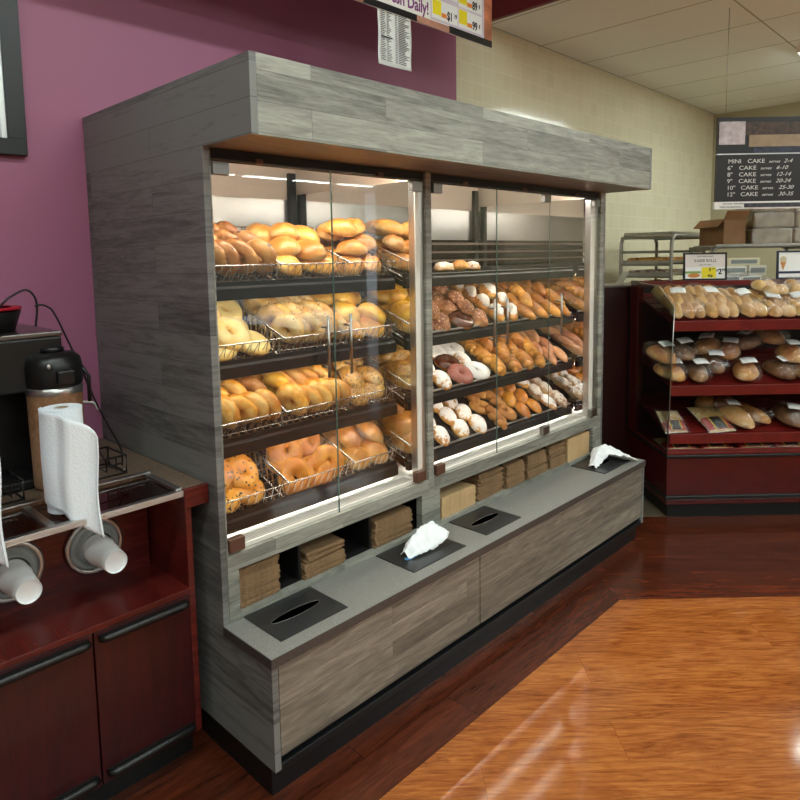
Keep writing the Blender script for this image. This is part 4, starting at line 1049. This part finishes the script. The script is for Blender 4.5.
# second shelf
z2 = lambda t: sh(.795, t)
def loaf2(x, t, dz, rz, kind, label, s=.12, ln=.2, lab=True, cr='slash'):
    return loaf_pack((x, t, z2(t) + dz), ST, R(rz), 1, 1, s, ln, .1, kind, label, group='bagged loaves on second display shelf', labpos=(.01, ln * .45) if lab else None, mesh=cr)
loaf2(.035, -.03, 0, 12, 'loaf', 'bagged golden loaf, front left of second display shelf')
loaf2(.165, -.045, 0, -6, 'darkloaf', 'bagged dark rye loaf, front of second display shelf', .105)
loaf2(.0, -.02, .098, 20, 'loaf', 'bagged golden loaf stacked topmost at far left of second display shelf', .11)
loaf2(.13, .05, .09, 10, 'darkloaf', 'bagged brown loaf stacked behind rye loaf on second display shelf', .11)
loaf2(.28, .0, .03, 0, 'darkloaf', 'bagged dark loaf behind and right of rye loaf', .11)
loaf2(.43, -.04, 0, -18, 'loaf', 'bagged glossy golden loaf, front right of dark loaves', .13)
loaf2(.38, .1, .07, -30, 'loaf', 'bagged golden loaf stacked behind glossy golden loaf', .12)
loaf2(.24, .16, .08, -50, 'loaf', 'bagged pale loaf at rear left of second display shelf', .13)
loaf2(.47, .2, .09, -80, 'darkloaf', 'bagged grey-brown loaf at rear centre of second display shelf', .12)
loaf2(.68, -.03, 0, 10, 'darkloaf', 'bagged dark loaf low at right group, second display shelf', .12)
loaf2(.73, .0, .085, -10, 'loaf', 'bagged golden loaf large label, right group on second display shelf', .14)
loaf2(.80, -.04, 0, 0, 'loaf', 'bagged loaf at right picture edge, second display shelf', .13)
loaf2(.72, .14, .14, 25, 'loaf', 'bagged brown loaf topmost of right group, second display shelf', .14, lab=False)
# third shelf
z3 = lambda t: sh(.512, t)
m_pk = plain('black package print', '#17130f', .35); m_pr = plain('red package print', '#b3302a', .35, var=.2, scale=40)
def flatpack(x, t, zz, rx, rz, w, d_, label, group):
    M = MD @ Matrix.Translation((x, t, zz)) @ Euler((rx, 0, R(rz))).to_matrix().to_4x4()
    t_ = thing('flatbread_package', label, 'flatbread package', group=group); t_.matrix_world = M
    def fn(u, v): return ((u - .5) * w, v * d_, .022 * (math.sin(PI * u) * math.sin(PI * v)) ** .4 + .002)
    MB().grid(fn, 14, 14).obj('flatbread', B['flat'], t_, solid=.003)
    def fb(u, v): p = fn(u, v * .42 + .05); return (p[0] * 1.01, p[1], p[2] + .003)
    bd = MB().grid(fb, 14, 6).obj('paper_band', m_pr, t_, solid=.0008)
    def fc(u, v): p = fn(.28 + .44 * u, v * .38 + .07); return (p[0], p[1], p[2] + .005)
    MB().grid(fc, 8, 5).obj('band_panel', m_pk, bd, solid=.0008)
    def fy(u, v): p = fn(.25 + .03 * u, v * .4 + .06); return (p[0], p[1], p[2] + .0055)
    MB().grid(fy, 3, 5).obj('band_stripe', m_yel, bd, solid=.0006)
    def fy2(u, v): p = fn(.72 + .03 * u, v * .4 + .06); return (p[0], p[1], p[2] + .0055)
    MB().grid(fy2, 3, 5).obj('band_stripe', m_yel, bd, solid=.0006)
    MB().grid(lambda u, v: ((u - .5) * (w + .03), v * (d_ + .03) - .01, .027 * (math.sin(PI * min(1, max(0, u))) * math.sin(PI * v)) ** .35 + .008), 14, 14).obj('plastic_wrap', m_film, t_)
flatpack(.03, -.035, z3(-.035), ST + R(25), 5, .13, .16, 'red banded flatbread package upright at left end of third display shelf', 'flatbread packages')
flatpack(.30, -.035, z3(-.035), ST + R(12), 12, .17, .24, 'flatbread package with black and red band, third display shelf', 'flatbread packages')
loaf_pack((.46, -.03, z3(-.03)), ST, R(18), 1, 1, .13, .26, .10, 'bun', 'long bagged bread with green label, front of third display shelf', group='bagged loaves on third display shelf', labpos=(0, .16), mesh='slash')
loaf_pack((.34, .16, z3(.16) + .02), ST, R(-30), 2, 1, .11, .16, .09, 'loaf', 'bag of golden rolls at the rear of third display shelf', group='bagged loaves on third display shelf', mesh=None)
loaf_pack((.585, .03, z3(.03)), ST, R(28), 1, 1, .11, .26, .08, 'loaf', 'bagged bread with reddish wrap right of long bread, third display shelf', group='bagged loaves on third display shelf', mesh='slash')
loaf_pack((.75, -.03, z3(-.03)), ST, R(0), 1, 1, .15, .24, .1, 'darkloaf', 'dark bagged loaf at right edge of third display shelf', group='bagged loaves on third display shelf', labpos=(0, .08), mesh=None)
for i, x in enumerate((.07, .28, .50, .72)):
    flatpack(x, -.03, .412, R(2), random.uniform(-5, 5), .19, .22, 'flatbread package lying on bottom deck of display, %s from left' % ORD[i], 'flatbread packages on the bottom deck')

# price signs standing on the display
def sign_card(x, t, z0, w, h, label, build):
    M = MD @ Matrix.Translation((x, t, z0)) @ Matrix.Rotation(R(-3), 4, 'X')
    t_ = thing('price_sign', label, 'sign', group=None); t_.matrix_world = M
    f = MB(); bz = .011
    f.box(0, w, 0, .012, 0, bz); f.box(0, w, 0, .012, h - bz, h); f.box(0, bz, 0, .012, bz, h - bz); f.box(w - bz, w, 0, .012, bz, h - bz)
    f.box(.05, w - .05, .012, .03, 0, .006)
    build(t_, f, w, h, bz)
    return t_
def kaiser(t_, f, w, h, bz):
    f.obj('frame', m_black, t_, bevel=.0015)
    MB().box(bz, w - bz, .004, .008, bz, h - bz).obj('card', m_card, t_)
    MB().box(bz, w - bz, .003, .0039, h * .48, h - bz).obj('card_heading', plain('pale pink card', '#eadfda', .5), t_)
    text('MADE FROM SCRATCH', .0115, (w / 2, .0025, h * .84), m_ink, t_, align='CENTER', ext=.0003) if 0 else text('SOLD FROM BAKERY', .0115, (w / 2, .0025, h * .84), m_ink, t_, align='CENTER', ext=.0003)
    text('KAISER ROLLS', .028, (w / 2, .0025, h * .66), m_ink, t_, align='CENTER', ext=.0003, sx=.82)
    text('MADE IN STORE', .0105, (w / 2, .0025, h * .54), m_ink, t_, align='CENTER', ext=.0003)
    MB().box(w * .42, w * .75, .002, .0029, bz + .005, h * .47).obj('price_flash', m_yel, t_)
    MB().box(bz, w * .4, .002, .0029, bz + .035, bz + .05).obj('green_band', plain('green print', '#8fae5c', .5), t_)
    MB().lathe([(0, 0), (1, 0)], 20, Matrix.Translation((w * .24, .0022, bz + .022)) @ Matrix.Rotation(PI / 2, 4, 'X') @ Matrix.Diagonal((.04, .014, 1, 1))).obj('bread_picture', plain('bread print', '#d98a3c', .5), t_)
    text('3', .03, (w * .58, .0015, h * .33), m_ink, t_, ext=.0003, bold=.001); text('99', .016, (w * .66, .0015, h * .38), m_ink, t_, ext=.0003)
    text('40¢', .024, (w * .55, .0015, h * .12), m_ink, t_, ext=.0003, bold=.0006)
    text('$', .022, (w * .755, .0025, h * .3), m_ink, t_, ext=.0003, bold=.0008)
    text('2', .05, (w * .80, .0025, h * .22), m_ink, t_, ext=.0003, bold=.0015); text('99', .024, (w * .885, .0025, h * .32), m_ink, t_, ext=.0003, bold=.0008)
sign_card(.318, .572, 1.376, .285, .182, 'black framed kaiser rolls price sign on top of bread display', kaiser)
m_navy = plain('navy frame', '#1d2540', .4)
def icecream(t_, f, w, h, bz):
    f.obj('frame', m_navy, t_, bevel=.0015)
    MB().box(bz, w - bz, .004, .008, bz, h - bz).obj('card', m_card, t_)
    MB().prism([(.04, h * .32), (.02, h * .62), (.06, h * .62)], 'y', .002, .0035).obj('cone_picture', plain('cone print', '#c98742', .5), t_)
    MB().lathe([(0, 0), (1, 0)], 20, Matrix.Translation((.04, .0018, h * .70)) @ Matrix.Rotation(PI / 2, 4, 'X') @ Matrix.Diagonal((.022, .02, 1, 1))).obj('scoop_picture', plain('scoop print', '#cdbf9a', .5), t_)
    MB().box(0, w, .001, .0039, h * .2, h * .28).obj('cross_bar', m_navy, t_)
sign_card(.91, .53, 1.376, .26, .185, 'navy framed sign with ice cream cone picture at right edge', icecream)
# white packages standing behind the top shelf
def carton(x, t, z0, w, d_, h, label, rz=0, mat=None, group='white packages behind the display', name='white_package', lab=True):
    M = MD @ Matrix.Translation((x, t, z0)) @ Matrix.Rotation(R(rz), 4, 'Z')
    t_ = thing(name, label, 'package', group=group); t_.matrix_world = M
    MB().box(0, w, 0, d_, 0, h).obj('carton', mat or m_card, t_, bevel=.004)
    if lab: MB().box(w * .1, w * .9, -.0015, -.0003, h * .25, h * .75).obj('printed_panel', m_cupd, t_)
    return t_

# ------------------------------------------------------------------ low cabinet behind display
lc = thing('low_cabinet', 'dark red low cabinet between bakery case and bread display', 'cabinet', (0, 0, 0)); lc.matrix_world = MD @ Matrix.Translation((-.42, .62, 0))
MB().box(0, 1.9, .0, .34, .0, 1.335).obj('cabinet_body', plain('dark cherry panel', '#310d0c', .35, var=.15, scale=6), lc)
MB().box(-.01, 1.9, -.01, .345, 1.3355, 1.352).obj('top_edge', m_hinge, lc, bevel=.003)
LCZ = 1.353
ta = thing('scoop_tray', 'tilted stainless scoop leaning at end of low cabinet top', 'tray', (0, 0, 0)); ta.matrix_world = MD @ Matrix.Translation((-.06, .66, LCZ)) @ Euler((0, R(-58), 0)).to_matrix().to_4x4()
MB().prism([(0, 0), (.1, 0), (.1, .003), (.0, .003)], 'y', 0, .12).obj('tray_plate', m_bar, ta)
# packages on the cabinet right side
carton(.62, .66, LCZ, .12, .1, .05, 'white carton lowest left, behind sign on low cabinet')
carton(.745, .66, LCZ, .14, .1, .045, 'white carton lowest right, behind sign on low cabinet')
carton(.63, .67, LCZ + .052, .16, .1, .06, 'white carton in second layer behind sign', mat=plain('cream carton', '#e6e2d4', .5))
carton(.80, .67, LCZ + .048, .12, .1, .065, 'cream carton in second layer near ice cream sign', mat=plain('cream carton2', '#dcd9c8', .5))
carton(.66, .68, LCZ + .114, .22, .1, .05, 'long pale carton topmost behind the sign', mat=plain('pale yellow carton', '#ded7b8', .5))
cr2 = MB().grid(lambda u, v: (.02 + .17 * u + .01 * math.sin(v * 9), .02 + .08 * v, .035 + .03 * math.sin(u * 7 + v * 5) * math.sin(v * 4 + 1)), 16, 10).obj('plastic_wrap', m_film)
cr2.matrix_world = MD @ Matrix.Translation((.6, .585, LCZ + .02)); tag(cr2, 'crumpled clear plastic wrap lying before the white cartons', 'plastic wrap')

# ------------------------------------------------------------------ bakery racks
m_rackm = plain('galvanised rack', '#97938a', .42, .7, var=.15, scale=8)
m_pan2 = plain('aluminium sheet pan', '#b4b1a8', .4, .8, var=.1)
def rack(x, t, w, d_, ztop, levels, label, goods, ang=0, npan=2):
    M = MD @ Matrix.Translation((x, t, 0)) @ Matrix.Rotation(R(ang), 4, 'Z')
    t_ = thing('bun_pan_rack', label, 'rack', group='rolling bun pan racks'); t_.matrix_world = M
    r = .014
    for y in (0, d_):
        MB().tube([(0, y, .1), (0, y, ztop - .05), (.02, y, ztop - .015), (.06, y, ztop), (w - .06, y, ztop), (w - .02, y, ztop - .015), (w, y, ztop - .05), (w, y, .1)], r, 8).obj('end_frame', m_rackm, t_)
    for X in (0, w):
        for z_ in levels:
            MB().box(X - .012, X + .012, 0, d_, z_ - .012, z_ + .008).obj('pan_slide', m_rackm, t_)
    for X in (0.0, w): MB().box(X - .012, X + .012, 0, d_, ztop - .02, ztop).obj('top_bar', m_rackm, t_)
    for X in (0, w):
        for y in (0, d_): MB().lathe([(0, 0), (.05, 0), (.05, .03), (0, .03)], 16, Matrix.Translation((X - .015, y, .05)) @ Matrix.Rotation(PI / 2, 4, 'Y')).obj('caster', m_black, t_)
    return M
RX, RT = .095, 1.02
lv = (1.565, 1.47, 1.385)
Mr = rack(.4607, 1.0975, .66, .385, 1.685, (1.57, 1.475, 1.385, 1.29, 1.2), 'metal bun pan rack with rolls behind low cabinet', None, 45)
def shpan(M, w, d_, z_, label, tilt=0):
    t_ = thing('sheet_pan', label, 'tray', group='aluminium sheet pans on racks'); t_.matrix_world = M @ Matrix.Translation((.014, .01, z_ + .009)) @ Euler((R(tilt), 0, 0)).to_matrix().to_4x4()
    mb = MB(); mb.box(0, w, 0, d_, 0, .002); mb.box(0, w, 0, .003, .002, .022); mb.box(0, w, d_ - .003, d_, .002, .022); mb.box(0, .003, 0, d_, .002, .022); mb.box(w - .003, w, 0, d_, .002, .022)
    mb.obj('pan_body', m_pan2, t_); return t_
for i, z_ in enumerate((1.475, 1.385, 1.29)):
    shpan(Mr, .63, .365, z_, 'aluminium sheet pan of rolls in rack, %s level from top' % ORD[i])
    random.seed(i)
    for j in range(4):
        for k_ in range(7):
            place('kaiser' if i != 1 else 'nutty', Mr @ TR(.06 + .088 * k_, .055 + j * .09, z_ + .012, 0, 0, random.uniform(0, 180), .68), '%s on %s rack pan, row %s position %s' % ('small brown roll' if i != 1 else 'pale crumbed roll', ORD[i], ORD[j], ORD[k_]), 'rolls on the rack pans')
tp = shpan(Mr, .63, .36, 1.685, 'upturned empty sheet pan lying on top of rack'); 
Mr2 = rack(.70, .985, .75, .33, 1.598, (1.583, 1.45, 1.35), 'wide metal rack carrying cardboard box and wrapped packages', None, 0)
pb = thing('sheet_pan', 'wide white-edged sheet pan on the right-hand rack', 'tray'); pb.matrix_world = Mr2
pm = MB(); pm.box(.02, .74, -.02, .33, 1.6, 1.607); pm.box(.02, .74, -.024, -.02, 1.597, 1.614); pm.obj('pan_body', m_pan2, pb)
# cardboard box and wrapped packages
m_cb = plain('corrugated cardboard', '#9b7450', .8, var=.1, scale=8)
cb_ = thing('cardboard_box', 'open brown cardboard box on right-hand rack under cake menu', 'box'); cb_.matrix_world = MD @ Matrix.Translation((.79, 1.0, 1.608)) @ Matrix.Rotation(R(10), 4, 'Z') @ Matrix.Diagonal((.6, .9, .9, 1))
bb_ = MB(); bb_.box(0, .3, 0, .3, 0, .01); bb_.box(0, .3, 0, .008, .01, .2); bb_.box(0, .3, .292, .3, .01, .2); bb_.box(0, .008, .008, .292, .01, .2); bb_.box(.292, .3, .008, .292, .01, .2); bb_.obj('box_body', m_cb, cb_)
MB().prism([(0, .2), (-.09, .14), (-.092, .146), (0, .207)], 'y', 0, .3).obj('box_flap', m_cb, cb_); MB().prism([(0, .2), (-.04, .27), (-.034, .272), (.006, .203)], 'x', 0, .3).obj('box_flap', m_cb, cb_)
m_wrap = plain('wrapped brown packages', '#9a8a6d', .35, var=.4, scale=14)
for i, (x, z_, w) in enumerate(((.99, 1.608, .3), (1.295, 1.608, .32), (1.0, 1.724, .3), (1.305, 1.724, .3), (.995, 1.84, .3), (1.3, 1.84, .3))):
    t_ = thing('wrapped_package', 'plastic wrapped brown package under cake menu, %s layer, %s' % (['lowest', 'middle', 'top'][i // 2], ['left', 'right'][i % 2]), 'package', group='plastic wrapped packages'); t_.matrix_world = MD @ Matrix.Translation((x, 1.0, z_))
    MB().box(0, w, 0, .26, 0, .115).obj('contents', m_wrap, t_, bevel=.015)
    MB().grid(lambda u, v: (u * w, -.008 - .008 * math.sin(u * 19 + i) * math.sin(v * 9), v * .115), 18, 8).obj('plastic_wrap', m_film, t_)

# ------------------------------------------------------------------ hanging cake menu
mn = thing('cake_menu_board', 'hanging black cake size menu board with white lettering at right', 'sign', (0, 0, 0)); mn.matrix_world = MD @ Matrix.Translation((.375, .3, 1.82))
MW = .95
MB().box(0, MW, 0, .02, .045, .325).obj('menu_panel', plain('charcoal panel', '#1b1618', .4), mn)
MB().box(-.006, MW, .0, .02, .0, .044).obj('footer_strip', m_card, mn)
MB().box(.175, MW, -.003, -.0004, .008, .034).obj('footer_picture', plain('footer print', '#3a3a40', .5, var=.6, scale=40), mn)
MB().box(0, MW, 0, .02, .332, .545).obj('photo_panel', m_black, mn)
MB().box(0, MW, -.002, .02, .3255, .3315).obj('divider_bar', m_alu, mn)
MB().box(.008, .165, -.003, -.0004, .385, .52).obj('cake_photo', plain('white cake print', '#c9c0c4', .5, var=.25, scale=30), mn)
MB().box(.19, MW, -.003, -.0004, .37, .44).obj('cake_photo', plain('tan cake print', '#a08a6e', .5, var=.15, scale=20), mn)
MB().box(.165, MW, -.003, -.0004, .441, .515).obj('cake_photo', plain('dark cake print', '#4a372c', .5, var=.7, scale=35), mn)
MB().box(.22, MW, -.003, -.0004, .335, .368).obj('cake_photo', plain('blue-black cake print', '#2a3146', .5, var=.6, scale=30), mn)
menu = [('MINI', 'CAKE', '2-4'), ('6"', 'CAKE', '6-10'), ('8"', 'CAKE', '12-14'), ('9"', 'CAKE', '20-24'), ('10"', 'CAKE', '25-30'), ('12"', 'CAKE', '30-35')]
m_chalk = plain('white menu lettering', '#dedcd8', .6)
for i, (a, b_, c) in enumerate(menu):
    zz = .274 - i * .0395
    text(a, .034, (.065 if i else .068, -.001, zz), m_chalk, mn, sx=1.15, ext=.0006); text(b_, .034, (.185 if i == 0 else .135 if i < 4 else .15, -.001, zz), m_chalk, mn, sx=1.25, ext=.0006)
    text('serves', .024, (.315 if i == 0 else .265 if i < 4 else .28, -.001, zz), m_chalk, mn, sx=1.1, shear=.4, ext=.0006)
    text(c, .032, (.405 if i == 0 else .36 if i < 4 else .38, -.001, zz), m_chalk, mn, sx=1.2, shear=.4, ext=.0006)
text('FLAVORS AVAILABLE', .014, (.045, -.001, .027), m_ink, mn, ext=.0005); text('THERE IS AN ADDITIONAL C', .013, (.025, -.001, .008), m_ink, mn, ext=.0005, sx=.85)
for x in (.05, .8): MB().tube([(x, .01, .545), (x, .01, 1.18)], .0015, 5).obj('hanging_wire', m_bar, mn)

# ------------------------------------------------------------------ world, colour management
w = bpy.data.worlds.new('world'); SC.world = w; w.use_nodes = True
bg = w.node_tree.nodes['Background']; bg.inputs[0].default_value = (.86, .95, 1, 1); bg.inputs[1].default_value = 1.0
SC.view_settings.view_transform = 'Standard'; SC.view_settings.look = 'None'; SC.view_settings.gamma = 1; SC.view_settings.use_curve_mapping = False
SC.view_settings.exposure = 1.0
